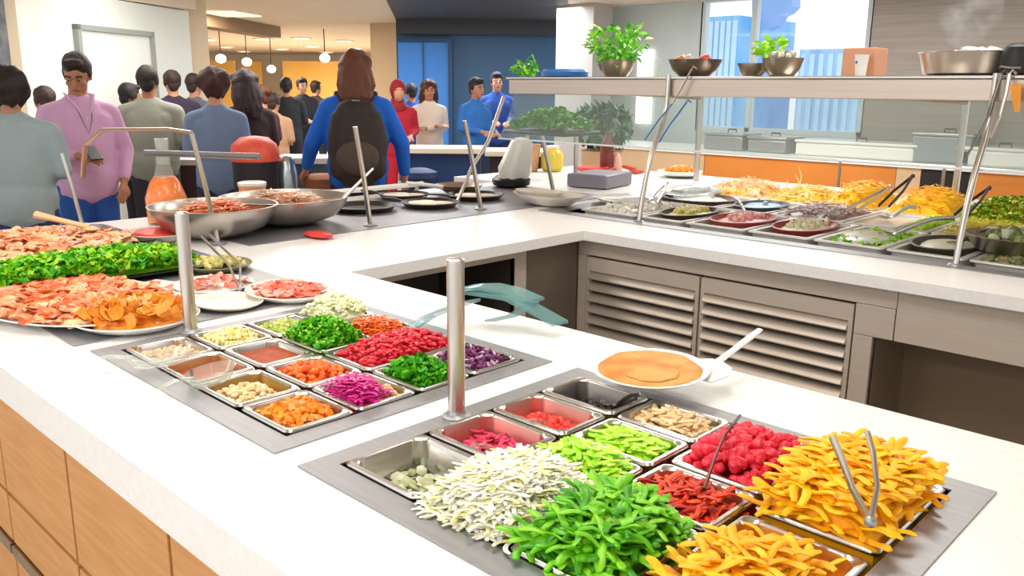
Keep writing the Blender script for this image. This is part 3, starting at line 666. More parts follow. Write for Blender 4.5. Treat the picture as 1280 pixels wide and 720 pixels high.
# ------------------------------------------------------------------ sneeze guard over far right counter
t = thing('sneeze_guard', 'long steel gantry shelf with slanting glass over the far right counter', 'sneeze guard', (-1.5, 3.7, .9045))
def loc(p): return Vector(p) - Vector((-1.5, 3.7, .9045))
def sbox(a, b_): return MB().box(tuple(loc(a)), tuple(loc(b_)))
sbox((-3.6, 3.70, 1.515), (1.0, 4.3, 1.60)).build('shelf', mat('shelf_steel', 'c2b5a8', .38, .85, c2='c9bcae', scale=4, stretch=(.5,1,20)), t, smooth=False, bevel=.004)
sbox((-3.61, 3.685, 1.60), (1.0, 4.31, 1.612)).build('shelf_lip', M['pansteel'], t, smooth=False, bevel=.003)
gl = MB(); gy = [(3.725, 1.513), (3.70, 1.42), (3.655, 1.335), (3.60, 1.262)]; g2 = [(y-.006, z) for y, z in reversed(gy)]
prf = gy + g2; n = len(prf); gl.add([tuple(loc((-3.58, a, b_))) for a, b_ in prf] + [tuple(loc((.98, a, b_))) for a, b_ in prf], [(i, (i+1) % n, n+(i+1) % n, n+i) for i in range(n)] + [tuple(range(n-1,-1,-1)), tuple(range(n,2*n))])
gl.build('glass_panel', M['glassm'], t)
MB().tube([loc((-3.58, 3.597, 1.26)), loc((.98, 3.597, 1.26))], .005, n=6).build('glass_edge', mat('edge_pale', 'dfe8e4', .3), t)
for x in (-2.475, -.995, .485):
    MB().tube([loc(p) for p in ((x,3.485,.905),(x,3.50,1.0),(x,3.53,1.12),(x,3.575,1.25),(x,3.64,1.36),(x,3.68,1.46),(x,3.685,1.62))], .0125, n=12).build('curved_post', M['post'], t)
    MB().lathe([(.03,0),(.03,.004),(.02,.01)], 20, Matrix.Translation(loc((x,3.485,.9)))).build('post_foot', M['steelD'], t)
for x in (-3.36, -1.6, .2):
    MB().tube([loc((x,5.42,.9)), loc((x,5.42,1.50))], .02, n=12).build('rear_post', M['post'], t)
    MB().tube([loc((x,5.42,1.49)), loc((x,4.25,1.53))], .014, n=8).build('rear_arm', M['post'], t)

# ------------------------------------------------------------------ utensils
def tongs(points_a, points_b, label, m=None, r=.0042, flat=1.6, name='serving_tongs', group=None):
    o = Vector(points_a[0]); t = thing(name, label, 'tongs', o, 0, group)
    MB().tube([Vector(p)-o for p in points_a], r, n=8, flat=flat).build('arm', m or M['post'], t)
    MB().tube([Vector(p)-o for p in points_b], r, n=8, flat=flat).build('arm', m or M['post'], t)
    MB().ell((0,0,0), (r*2.2, r*2.2, r*2.2), 10, 6).build('hinge', m or M['steelD'], t)
    return t
h0 = P(1088, 652, .965); a1 = P(1040, 546, 1.05); a2 = P(1084, 540, 1.065)
tongs([h0, h0.lerp(a1, .33)+Vector((-.005,-.004,.004)), h0.lerp(a1, .7)+Vector((-.003,0,.004)), a1], [h0, h0.lerp(a2, .35)+Vector((.009,.005,.004)), h0.lerp(a2, .75)+Vector((.006,.003,.003)), a2], 'open V-shaped steel tongs stuck in the yellow pepper heap')
# black tongs across red cubes
q0 = P(880, 612, .965); q1 = P(905, 545, .955)
tag(MB().tube([q0, q0.lerp(q1,.5)+Vector((0,0,.006)), q1, P(925,520,.93)], .0028, n=6, flat=1.5).build('serving_fork', mat('bronze_steel','5a2a24',.3,.8)), 'thin dark serving fork handle lying across the red cubes', 'fork')
def spoon(bowl_c, end, label, m, rb=.02, rise=.03, r=.003, name='serving_spoon', flatb=.45, handle_m=None):
    o = Vector(bowl_c); t = thing(name, label, 'spoon', o); e = Vector(end)-o; d = e.normalized()
    L = Vector((d.x, d.y, 0)).normalized(); ang = math.atan2(L.y, L.x)
    MB().lathe([(rb*.3, -rb*.42), (rb*.75, -rb*.3), (rb, 0), (rb*.92, .0), (rb*.68, -rb*.24), (rb*.2, -rb*.34)], 20, Matrix.Rotation(ang, 4, 'Z') @ Matrix.Diagonal((1.35, 1, 1, 1))).build('bowl', m, t)
    s = L*rb*1.3
    MB().tube([s, s.lerp(e,.3)+Vector((0,0,rise*.7)), s.lerp(e,.65)+Vector((0,0,rise)), e], r, n=7, flat=1.8).build('handle', handle_m or m, t)
    return t
spoon(P(645, 568, .872), P(590, 556, .925), 'clear spoon in the pink pickle pan, handle leaning on the left rim', M['clearp'], .018, .008)
spoon(P(700, 530, .868), P(660, 527, .914), 'clear spoon resting in the diced tomato pan', M['clearp'], .018, .008)
spoon(P(762, 503, .875), P(800, 492, .925), 'steel spoon lying in the black olive pan', M['pansteel'], .018, .008)
spoon(P(562, 592, .862), P(528, 575, .905), 'clear spoon in the pale pickle pan at the frame corner', M['clearp'], .02, .006)
# clear ladles at the left corner of frame 2
def ladle(c, e, label):
    o = Vector(c); t = thing('clear_ladle', label, 'ladle', o); e = Vector(e)-o
    d = Vector((e.x, e.y, 0)).normalized(); ang = math.atan2(d.y, d.x)
    MB().lathe([(.02,-.03),(.04,-.024),(.05,0),(.047,.001),(.037,-.02),(.01,-.026)], 24, Matrix.Rotation(ang,4,'Z') @ Matrix.Diagonal((1.5,.85,1,1))).build('bowl', M['clearp'], t)
    MB().tube([d*.06, d*.11+Vector((0,0,.012)), d*.16+Vector((0,0,.01)), e*.92+Vector((0,0,.0)), e], [.008,.006,.006,.006,.004], n=8, flat=.7).build('handle', M['clearp'], t)
ladle(P(262, 463, .935), P(208, 500, .915), 'clear plastic ladle over the orange dressing, hooked handle over the frame')
ladle(P(200, 442, .94), P(130, 468, .912), 'clear plastic ladle over the mixed grains, handle over the worktop')
tag(MB().tube([P(240,478,.905)+Vector((0,0,.03)), P(240,478,.9055)], .004, n=6).build('pan_clip', M['blkp']), 'small black clip on the frame under the clear ladle', 'clip')
# teal acrylic cover arched over the inner edge
t = thing('acrylic_cover', 'arched teal-tinted acrylic cover leaning over the inner edge by the carrot pan', 'food cover', P(515, 412, .93))
O = P(515, 412, .93)
def arc(pts, wv, th, nm):
    mb = MB(); n = len(pts); V = []
    for p in pts:
        p = Vector(p)-O
        V += [p-wv, p+wv, p+wv+Vector((0,0,th)), p-wv+Vector((0,0,th))]
    f = []
    for i in range(n-1):
        for k in range(4): f.append((i*4+k, i*4+(k+1)%4, (i+1)*4+(k+1)%4, (i+1)*4+k))
    f += [(3,2,1,0), tuple((n-1)*4+k for k in range(4))]
    mb.add(V, f).build(nm, M['teal'], t)
wv = Vector((.004, .028, 0))
YA = 1.47
arc([P(512,413,.925), PY(535,398,YA+.02), PY(560,388,YA+.03), PY(590,378,YA+.05)], wv, .008, 'lower_leg')
pp = [PY(583,361,1.56), PY(612,360,1.6), PY(640,366,1.63), PY(668,378,1.66)]
arc(pp, Vector((.0, .04, 0)), .008, 'top_plate')
arc([PY(583,365,1.56), PY(640,374,1.60), PY(668,388,1.64), P(700,406,.935)], wv, .008, 'upper_leg')
arc([PY(668,378,1.64), P(640,396,.93), P(612,402,.91)], Vector((.01,.01,0)), .005, 'support_strut')

# plate with flatbread
pc = P(812, 464, .945)
t = thing('serving_plate', 'white round plate under the golden flatbread, propped over the black olive pan', 'plate', pc)
MB().lathe([(.03,-.012),(.085,-.010),(.105,-.003),(.128,.008),(.130,.010),(.126,.011),(.10,.002),(.08,-.004),(.01,-.005)], 48).build('plate_body', M['white'], t)
t.rotation_euler = (.03, 0, 0)
bread = MB(); rip = lambda a: .02*math.sin(5*a)+.015*math.sin(9*a+1)
bread.lathe([(.02,0),(.095,0),(.112,.004),(.114,.009),(.106,.015),(.06,.016),(.01,.017)], 56, rip=rip)
bread.lathe([(.02,.014),(.05,.014),(.058,.017),(.055,.02),(.01,.021)], 40, Matrix.Translation((.03,-.035,0)), rip=rip)
o = bread.build('flatbread', mat('bread', 'cc7c2c', .6, c2='e8aa5e', scale=14, bump=.6, bscale=60)); o.location = pc+Vector((0,0,-.002)); o.rotation_euler = (.03, 0, 0)
tag(o, 'round golden flatbread with a torn half on top, on the white plate', 'flatbread')
# spatula
s0 = P(893, 456, .955); s1 = P(950, 412, 1.0)
t = thing('spatula', 'white handled spatula tucked under the right side of the flatbread plate', 'spatula', s0)
d = (s1-s0); hzd = Vector((d.x,d.y,0)).normalized(); sd = Vector((-hzd.y,hzd.x,0))
mb = MB(); vv = []
for k, (f_, w_) in enumerate(((-.9,.045),(-.2,.048),(0,.045),(.12,.014))):
    c_ = hzd*f_*.09 + Vector((0,0,-.012 if f_ < 0 else 0+f_*.05)); vv += [c_-sd*w_, c_+sd*w_, c_+sd*w_+Vector((0,0,.003)), c_-sd*w_+Vector((0,0,.003))]
ff = [(i*4+k, i*4+(k+1)%4, (i+1)*4+(k+1)%4, (i+1)*4+k) for i in range(3) for k in range(4)] + [(3,2,1,0),(12,13,14,15)]
mb.add(vv, ff).build('blade', mat('pale_spatula','e4e6e6',.3), t)
MB().tube([hzd*.01+Vector((0,0,.004)), d*.35, d*.8, d], [.01,.009,.01,.008], n=10, flat=.5).build('handle', mat('pale_spatula','e4e6e6',.3), t)

# ------------------------------------------------------------------ platters on the left end
def oval_plate(cx, cy, a, b, label, name='serving_platter', z=.9045, m=None, rz=0, cat='platter', depth=.022):
    o = MB().lathe([(.55,0),(.75,0),(.92,depth*.6),(1.0,depth),(.985,depth+.003),(.9,depth*.7),(.72,.004),(.05,.004)], 40, None, a, b).build(name, m or M['white'])
    setloc(o, (cx, cy, z), rz); return tag(o, label, cat)
def scatter(name, kind, mats, cx, cy, a, b, z0, hgt, n, label, cat, group, sc=1., tilt=.3, rz=0, thick=.01, nv=6, rim=.85):
    vs = [strip_mesh(kind, [mats[i % len(mats)]], 50+i+len(name)) for i in range(nv)]
    for k in range(n):
        rr_ = math.sqrt((k+.5)/n)*rim; th = k*2.39996+U(-.2,.2)
        x, y = rr_*math.cos(th)*a, rr_*math.sin(th)*b; c_, s_ = math.cos(rz), math.sin(rz)
        o = bpy.data.objects.new(name, random.choice(vs)); COL.objects.link(o)
        o.location = (cx+x*c_-y*s_, cy+x*s_+y*c_, z0+hgt*(1-rr_**2)+U(0,thick)); o.rotation_euler = (U(-tilt,tilt), U(-tilt,tilt), U(0,6.28)); o.scale = (sc*U(.85,1.15),)*3
        tag(o, label, cat, group)
def bed(name, cx, cy, a, b, z0, h, m, label, cat, rz=0):
    mb = MB(); mb.lathe([(.9,0),(.86,h*.4),(.6,h*.8),(.3,h),(.02,h)], 30, None, a, b, rip=lambda t_: .05*math.sin(4*t_)+.03*math.sin(7*t_))
    return tag(setloc(mb.build(name, m), (cx, cy, z0), rz), label, cat, None, 'stuff')
# front ham platter
c = P(98, 385); pl = (c.x, c.y)
oval_plate(pl[0], pl[1], .36, .25, 'large white oval platter of pink cured meat at the left edge of the photo', rz=.1)
bed('ham_bed', pl[0], pl[1], .33, .215, .9125, .022, MEA[1], 'layered cured meat beneath the loose slices of the large oval platter', 'cured meat', .1)
scatter('cured_meat_slice', 'slice', MEA, pl[0], pl[1], .37, .25, .925, .018, 170, 'crumpled pink cured meat slice on the large oval platter', 'cured meat slice', 'slices on the oval platter', rz=.1, tilt=.16, thick=.006, sc=.85, rim=.93)
# chips
c = P(172, 402, .91)
oval_plate(c.x, c.y, .165, .165, 'white plate of orange crisps in front of the cured meat', 'crisp_plate', cat='plate', z=.906)
bed('crisp_bed', c.x, c.y, .13, .13, .914, .028, ORA[2], 'broken orange crisps under the whole ones', 'crisps')
scatter('orange_crisp', 'chip', [fm('chip_a', 'f4a030', 'f8b850', scale=90), fm('chip_b', 'ee8c1c', 'f4a43c', scale=90), fm('chip_pale', 'fcdca0', 'f8c070', scale=90), fm('chip_gold', 'f8b850', 'f09a30', scale=90)], c.x, c.y, .16, .16, .926, .03, 70, 'curled orange crisp standing on the white plate', 'crisp', 'orange crisps', tilt=1.0, sc=.85)
# big back tray: meat + lettuce
tr = MB(); cx, cy = -3.45, 1.03
tr = ringmesh([rr(0,0,.56,.42,.05,0), rr(0,0,.62,.45,.06,.02), rr(0,0,.625,.455,.06,.022), rr(0,0,.61,.44,.055,.02), rr(0,0,.56,.42,.05,.005)], cap0=True)
tag(setloc(tr.build('buffet_tray', mat('dark_tray', '5d5a5c', .35, .8)), (cx, cy, .9045)), 'dark grey metal tray under the shaved meat and green lettuce', 'tray')
bed('shaved_meat_bed', -3.66, 1.05, .42, .40, .912, .04, MEA[3], 'shaved meat layered beneath the slices of the dark tray', 'cured meat')
scatter('shaved_meat_slice', 'slice', [MEA[1], MEA[3], MEA[0], fm('meat_e','eab09c','f2c8b8')], -3.62, 1.03, .44, .44, .935, .03, 170, 'thin shaved pink meat slice on the dark tray behind the lettuce', 'cured meat slice', 'slices on the dark tray', tilt=.2, sc=.9, thick=.008)
mm = mound((-3.14, -2.93, .72, 1.36), .925, .04, .012, 30, e=4, floor=.012); leaves(mm, (-3.18, -2.89, .70, 1.40), .93, .038, 2000, .034, .022, 3); food('chopped_lettuce', mm, [fm('let_a', '70cc14', '88dc24'), fm('let_b', '3ca41c', '54b824'), fm('let_c', 'c0e838', 'a4dc28')], 'long bright green row of chopped lettuce on the dark tray', 'lettuce')
# grey dishes on far left
oval_plate(-4.02, 1.12, .13, .28, 'pale lilac dish at the far edge behind the shaved meat', 'serving_dish', m=mat('lilac_dish','c8bcc4',.3), z=.9045)
o_, e_ = P(112, 284, .985), P(44, 268, 1.04)
t = thing('wooden_spoon', 'pale wooden spoon with its handle sticking out of the shaved meat', 'spoon', o_)
MB().tube([(0,0,0), (e_-o_)*.6, e_-o_], [.016,.018,.024], n=10, flat=.6).build('handle', mat('pale_wood','dcc090',.6), t)
MB().ell((0,0,-.006), (.04,.028,.01), 14, 8).build('bowl', mat('pale_wood','dcc090',.6), t)
# white paper / cloth, two small plates, pink slices plate, tomato bowl, herb dish
c = P(205, 372)
tag(setloc(MB().box((-.16,-.11,0),(.16,.11,.012)).build('white_board', M['white'], smooth=False, bevel=.004), (c.x-.02, c.y+.02, .9045), .35), 'plain white serving board between cured meat and small plates', 'serving board')
c = P(268, 362); oval_plate(c.x, c.y, .13, .13, 'small white plate with a few pink scraps right of the tall post', 'small_plate', cat='plate', depth=.016)
scatter('ham_scrap', 'slice', SAL, c.x, c.y, .10, .10, .918, .008, 12, 'small pink ham scrap on the small white plate', 'ham scrap', 'ham scraps', sc=.7)
c = P(285, 383); oval_plate(c.x, c.y, .12, .10, 'empty pale dish in front of the ham scraps', 'small_dish', cat='dish', m=M['ceram'], depth=.014, z=.9045)
c = P(362, 371); oval_plate(c.x, c.y, .155, .13, 'oval white plate of salmon pink slices above the second frame', 'salmon_plate', cat='plate', depth=.02)
bed('salmon_bed', c.x, c.y, .125, .10, .912, .014, SAL[1], 'salmon pink slices packed beneath the top layer', 'salmon')
scatter('salmon_slice', 'slice', SAL, c.x, c.y, .13, .105, .922, .010, 46, 'salmon pink slice on the oval plate above the second frame', 'salmon slice', 'salmon slices', sc=.75, tilt=.12, thick=.005)
c = P(196, 300); oval_plate(c.x, c.y, .15, .12, 'cream bowl of bright red tomato below the left wok', 'tomato_bowl', cat='bowl', m=M['ceram'], depth=.03)
mm = MB(); mm.lathe([(.9,0),(.8,.016),(.4,.026),(.02,.028)], 26, None, .13, .1, rip=lambda a: .03*math.sin(6*a)); tag(setloc(mm.build('tomato_relish', TOM[0]), (c.x, c.y, .922)), 'glossy bright red tomato relish in the cream bowl', 'relish', None, 'stuff')
c = P(272, 337); oval_plate(c.x, c.y, .13, .12, 'dark rimmed dish of pale yellow dip behind the tall left post', 'dip_dish', cat='dish', m=mat('dip_rim','8a8460',.4), depth=.02)
mm = MB(); bits(mm, (-.09,.09,-.08,.08), 0, .014, 120, .02, .01, nm=2); tag(setloc(mm.build('yellow_dip', [fm('dip_a','d8d080','e8e0a0'), fm('dip_b','c4bc60','dcd488')]), (c.x, c.y, .921)), 'lumpy pale yellow dip in the dark rimmed dish', 'dip', None, 'stuff')
h0 = P(252, 296, .99); tongs([P(300,362,.925), P(285,330,.955), h0], [P(300,362,.925), P(300,330,.95), P(262,294,.985)], 'long steel tongs leaning from the dip dish to the wok', r=.004)
c = P(368,190); 
tag(MB().tube([P(295,350,.918),P(350,362,.914),P(378,356,.935)], .004, n=6, flat=1.6).build('steel_fork', M['post']), 'thin steel fork handle behind the salmon plate', 'fork')
tag(setloc(MB().ell((0,0,0),(.09,.05,.012),16,8).build('red_meat_slab', TOM[1]), P(398,293,.915)), 'small red strip of tomato in front of the right wok', 'tomato')

# ------------------------------------------------------------------ woks
def wok(c, R, h, label, handle=None, fillm=None, rz=0):
    t = thing('wok', label, 'wok', c)
    MB().lathe([(R*.45,0),(R*.8,h*.3),(R*.97,h*.75),(R,h),(R*1.02,h+.004),(R*.99,h+.004),(R*.95,h*.78),(R*.77,h*.36),(R*.4,.006)], 44).build('bowl', mat('wok_steel','c9c3ba',.3,.9,c2='b5afa6',scale=6), t)
    if handle:
        a = Vector(handle[0]); e = Vector(handle[1])
        MB().tube([a, a.lerp(e,.4), e], [.016,.013,.009], n=10, flat=.6).build('handle', M['post'], t)
    return t
wc = P(232, 304, .91); w1 = Vector((wc.x-.13, wc.y+.20, .906))
wok(w1, .27, .13, 'deep steel wok standing behind the lettuce, left of the guard post')
wc2 = Vector((-3.62, 2.18, .906))
wok(wc2, .30, .125, 'wide steel wok with raised handle right of the guard post', handle=((.2,.2,.12),(.27,.33,.26)))
def fillwok(c, R, name, mats, label, cat, kind='stuff', n=260):
    mb = MB(); mb.lathe([(.5,-.02),(.86,.0),(.6,.02),(.1,.035)], 30, None, R, R, rip=lambda a: .04*math.sin(5*a)); sh = (-R*.6, R*.6, -R*.6, R*.6)
    shreds(mb, sh, .012, .03, n, .08, .005, curl=.4, nm=len(mats), thick=.02); o = mb.build(name, mats); o.location = c; return tag(o, label, cat, None, kind)
fillwok(w1+Vector((0,0,.085)), .22, 'stir_fry_vegetables', [fm('wv_a','e88450','f0a070'), fm('wv_b','d8602c','e88448')], 'orange stir fried vegetables in the left wok', 'stir fry')
fillwok(wc2+Vector((0,0,.085)), .24, 'stir_fry_noodles', [fm('wn_a','e0a878','ecc49c'), fm('wn_b','c88450','dca070')], 'tan stir fried noodles in the wide right wok', 'stir fry')
# tall orange jar / server near the left wok
oj = P(207, 252, .96)
t = thing('squash_carafe', 'clear necked carafe of orange juice behind the left wok', 'carafe', (-4.02, 1.78, .904))
MB().lathe([(.06,0),(.09,.01),(.095,.12),(.07,.19),(.05,.22),(.01,.222)], 24).build('juice_body', fm('juice','ee7c38','f09050',.2), t)
MB().lathe([(.046,.222),(.034,.27),(.030,.36),(.034,.40),(.03,.401),(.026,.36),(.028,.28)], 24).build('neck', M['clearp'], t)
t = thing('juice_box', 'pale orange lidded tub standing behind the left wok', 'tub', (-4.1, 2.28, .9045))
MB().lathe([(.05,0),(.06,.01),(.068,.12),(.072,.13),(.07,.135),(.01,.136)], 24).build('body', fm('juice2','f09a64','f0a878',.3), t)
MB().lathe([(.074,.136),(.074,.15),(.06,.155),(.01,.156)], 24).build('lid', M['white'], t)

# grill plates / dark pans on the back counter between the posts
def flatpan(c, R, label, rz=0, cm='3a3634', food_m=None):
    t = thing('griddle_pan', label, 'pan', c, rz)
    MB().lathe([(R*.85,0),(R,.025),(R*1.03,.028),(R*.98,.03),(R*.84,.008),(.01,.008)], 36).build('pan_body', mat('griddle_'+cm, cm, .4, .4), t)
    MB().tube([(R*.98,0,.024),(R*1.3,0,.035),(R*1.75,0,.04)], [.012,.012,.009], n=8, flat=.6).build('handle', M['blkp'], t)
gp = [(-3.72,2.72,.17,'black griddle pan beside the backpack post, behind the wide wok',-2.2), (-3.60,3.08,.16,'dark griddle pan with pale flatbreads left of the centre guard post',-2.6), (-3.68,3.50,.17,'dark griddle pan between the centre guard post and the white dish',-1.9), (-3.98,3.2,.15,'dark griddle pan near the outer rail of the back counter',-2.5)]
for i, (x, y, R, lab, rz) in enumerate(gp):
    flatpan(Vector((x, y, .9045)), R, lab, rz)
    if i:
        for k in range(3):
            o = MB().lathe([(.4,0),(.95,.001),(1,.006),(.9,.012),(.3,.014)], 24, None, .07+.012*k, .05+.008*k, rip=lambda a: .05*math.sin(3*a+k)).build('small_flatbread', fm('fb%d' % k, ['e8dcc4','d8c4a4','e4d0b0'][k], ['f0e8d8','c8ac84','f0e0c4'][k]))
            o.location = (x+(-.055,.06,.0)[k], y+(.03,.035,-.055)[k], .914+.004*k)
            tag(o, 'pale folded flatbread in the ' + lab.replace('dark griddle pan ', 'dark pan '), 'flatbread', 'flatbreads in dark pan %s' % 'abc'[i-1])
# outer rail
tag(MB().tube([(-4.22,2.75,.945),(-4.22,3.55,.945)], .016, n=12).build('tray_rail', M['white']), 'white tube rail along the outer edge of the back counter', 'rail')
for y in (2.85, 3.5): tag(MB().tube([(-4.22,y,.9025),(-4.22,y,.935)], .012, n=8).build('rail_bracket', M['post']), 'short steel bracket under the %s end of the white tube rail' % ('left' if y < 3 else 'right'), 'bracket')
# frying pan with flared end on rail's right
t = thing('steel_saute_pan', 'tilted tan saute pan behind the centre guard post', 'pan', (-3.95, 3.62, .906))
MB().lathe([(.08,0),(.13,.03),(.15,.05),(.153,.052),(.145,.05),(.12,.03),(.07,.008)], 32).build('pan_body', mat('tan_pan','a08874',.35,.6), t)
MB().tube([(.0,-.14,.045),(.0,-.28,.07),(0,-.42,.09)], [.014,.012,.012], n=8).build('handle', M['white'], t)

# white dish on the corner
wd = Vector((-3.2, 3.62, .9045))
t = thing('white_serving_dish', 'deep white shell-shaped dish on the corner of the counters', 'dish', wd)
MB().lathe([(.10,0),(.15,.012),(.20,.045),(.225,.06),(.228,.064),(.20,.055),(.15,.024),(.02,.014)], 40, Matrix.Diagonal((1,.72,1,1)), rip=lambda a: .05*math.cos(2*a)).build('dish_body', M['ceram'], t)
MB().lathe([(.03,.012),(.12,.03),(.16,.06),(.13,.062),(.02,.03)], 32, Matrix.Translation((-.10,.02,.01)) @ Matrix.Diagonal((1,.6,1,1))).build('dish_lobe', M['ceram'], t)

# ------------------------------------------------------------------ far right counter pans
rowsR = [(3.60, 4.17), (4.19, 4.72), (4.74, 5.28)]
xr = [[-2.96, -2.58, -2.29, -1.95, -1.63, -1.31, -.99, -.66, -.33], [-2.96, -2.47, -2.15, -1.74, -1.48, -1.33, -1.02, -.66, -.3], [-2.96, -2.50, -2.14, -1.80, -1.40, -1.05, -.66, -.33, 0]]
con = {
 (0,0): ('white feta cubes', 'w'), (0,1): ('sliced lemon salad in a dark oval bowl', 'bowlY'), (0,2): ('pink shrimp salad in a red rimmed oval bowl', 'bowlP'), (0,3): ('creamy bean salad in a red rimmed oval bowl', 'bowlC'),
 (0,4): ('white ranch dressing over lettuce', 'ranch'), (0,5): ('thick white yoghurt in a dark oval bowl', 'bowlW'), (0,6): ('mixed olives', 'ol'), (0,7): ('pasta salad', 'pa'),
 (1,0): ('pale mint dip in a brown oval bowl', 'bowlM'), (1,1): ('pale blue dip in a dark oval bowl', 'bowlB'), (1,2): ('purple slaw and sliced shallots', 'ps'),
 (1,3): ('white sour cream', 'sc'), (1,4): ('lime green relish', 'lr'), (1,5): ('yellow mustard slaw', 'ym'), (1,6): ('chopped parsley', 'gb'), (1,7): ('leafy salad', 'pr'),
 (2,0): ('pale orange grated cheese', 'oc'), (2,1): ('yellow shredded cheese with loose strands', 'yc'), (2,2): ('bright yellow grated cheddar', 'yc2'),
 (2,3): ('golden grated cheese in a tall dome', 'yc3'), (2,4): ('yellow-green chopped salad', 'yg'), (2,5): ('amber rice', 'am'), (2,6): ('mixed beans', 'gc'), (2,7): ('shredded cabbage', 'cb')}
OV = {'bowlY': ('4a3a30', 'e6dc8c', 'c8b850'), 'bowlP': ('c05a50', 'f0a0a0', 'e8d8c0'), 'bowlC': ('a83c38', 'e8e0bc', 'c8c090'), 'bowlW': ('4c4a3c', 'f0f2dc', 'e8ecd0'), 'bowlM': ('6a4a40', 'c4dcc8', 'd4e6d4'), 'bowlB': ('58606a', 'a8cce0', 'bcd8e8')}
def heap_in(rect, name, mats, label, cat, hgt, base=.88, style='shred', n=160):
    r_ = inpan(rect, .02); base += .012; mm = mound(r_, base, hgt, .008, 30, n=14)
    if style == 'shred': shreds(mm, r_, base+.008, hgt, n, .06, .005, nm=len(mats), thick=.014, seg=4)
    elif style == 'bits': bits(mm, r_, base+.008, hgt, n, .028, .012, nm=len(mats))
    elif style == 'leaf': leaves(mm, r_, base+.008, hgt, n*2, .035, .02, len(mats))
    return food(name, mm, mats, label, cat)
for (j, i), (txt, code) in con.items():
    y0, y1 = rowsR[j]; rect = (xr[j][i]+.004, xr[j][i+1]-.004, y0, y1)
    pan(rect, txt.split(' with loose')[0], 'far', depth=.1, rimw=.024, base=mat('pale_pan_steel', 'dcdad4', .35, .25))
    if i == 7: 
        heap_in(rect, 'salad_mix', [LIM[0]], 'leafy salad filling the last pan, row %d of the far right counter' % (j+1), 'salad', .03); continue
    cx, cy = (rect[0]+rect[1])/2, (rect[2]+rect[3])/2
    if code in OV:
        rim, ca, cb_ = OV[code]; a, b_ = (rect[1]-rect[0])/2-.022, (y1-y0)/2-.07
        if j == 1: cy -= .02
        o = MB().lathe([(.6,-.06),(.85,-.03),(1,.012),(1.03,.018),(.97,.02),(.88,.0),(.6,-.02),(.05,-.02)], 36, None, a, b_).build('oval_bowl', mat('oval_'+code, rim, .35))
        o.location = (cx, cy, .905); tag(o, 'oval bowl for the ' + txt.split(' in a ')[0] + ' in the far right counter', 'bowl', None)
        mm = MB(); mm.lathe([(.9,0),(.7,.014),(.3,.02),(.02,.022)], 28, None, a*.9, b_*.9, rip=lambda t_: .06*math.sin(3*t_)+.04*math.sin(7*t_))
        bits(mm, (-a*.6,a*.6,-b_*.6,b_*.6), .012, .012, 60 if code in ('bowlY','bowlP','bowlC') else 1, .03, .01, nm=2)
        o = mm.build('salad_dip', [fm(code+'_a', ca), fm(code+'_b', cb_, ca)]); o.location = (cx, cy, .904); tag(o, txt.split(' in a ')[0] + ' filling its oval bowl', 'dip', None, 'stuff')
    elif code == 'w':
        heap_in(rect, 'feta_bed', [fm('feta','e9e8dc','f2f1e8')], 'crumbled white feta under the larger cubes', 'cheese', .02, .87, 'bits', 120)
        pile('feta_cube', 'cube', [fm('feta2','f2f0e6','e6e4d6')], inpan(rect,.03), .89, .02, 40, 'white feta cube in the first pan of the far right counter', 'cheese cube', 'feta cubes', sc=2.2, tilt=.6)
    elif code == 'ranch':
        heap_in(rect, 'lettuce_bed', [LIM[2], GLT[2]], 'pale lettuce under the white ranch dressing', 'lettuce', .008, .865, 'leaf', 70)
        o = MB().lathe([(.6,0),(1,.004),(.98,.02),(.7,.028),(.05,.03)], 30, None, .115, .17, rip=lambda t_: .08*math.sin(3*t_+1)).build('ranch_dressing', M['white']); o.location = (cx-.02, cy-.03, .893); tag(o, 'white ranch dressing pooled over lettuce', 'dressing', None, 'stuff')
    elif code == 'sc':
        liquid((rect[0], rect[1], rect[2], rect[3]), .897, M['white'], 'sour_cream', 'smooth white sour cream in the middle row of the far counter', 'cream')
    else:
        spec = {'gc': ('shredded_cheese', ['b8bcae','d4d6c8'], .02, .885, 'shred'), 'ol': ('mixed_olives', ['6f7a50','8a9060','a89060'], .01, .875, 'bits'),
          'ps': ('purple_slaw', ['a08078','6a4848','d8c4b8','b06a60'], .03, .89, 'shred'), 'lr': ('lime_relish', ['a4dc28','c0e858'], .015, .885, 'bits'), 'ym': ('mustard_slaw', ['d8c828','e8d848','c8bc30'], .03, .885, 'shred'),
          'gb': ('bean_salad', ['98a878','d0c898','6a5a40'], .02, .885, 'bits'), 'oc': ('grated_orange_cheese', ['f0c060','f4d088','f0b0a0'], .07, .89, 'shred'), 'yc': ('shredded_yellow_cheese', ['f4d040','f6e07c','f0c830'], .06, .89, 'shred'),
          'yc2': ('grated_cheddar', ['ffcc10','ffc408'], .11, .895, 'shred'), 'am': ('amber_rice', ['e09a50','e8ac68'], .03, .885, 'bits'), 'yc3': ('domed_grated_cheese', ['ffc820','fcb818'], .11, .895, 'shred'), 'yg': ('chopped_green_salad', ['a8b830','60a828','c8c040'], .08, .89, 'leaf')}[code]
        nm, cs, hg, bs, st = spec
        heap_in(rect, nm, [fm('%s_%d' % (nm, k), c_) for k, c_ in enumerate(cs)], txt + ' on the far right counter', 'salad' if 'salad' in nm or 'slaw' in nm else 'cheese' if 'chee' in nm or 'ched' in nm else 'relish' if 'relish' in nm else 'olives' if 'olive' in nm else 'rice', hg, bs, st, 220)
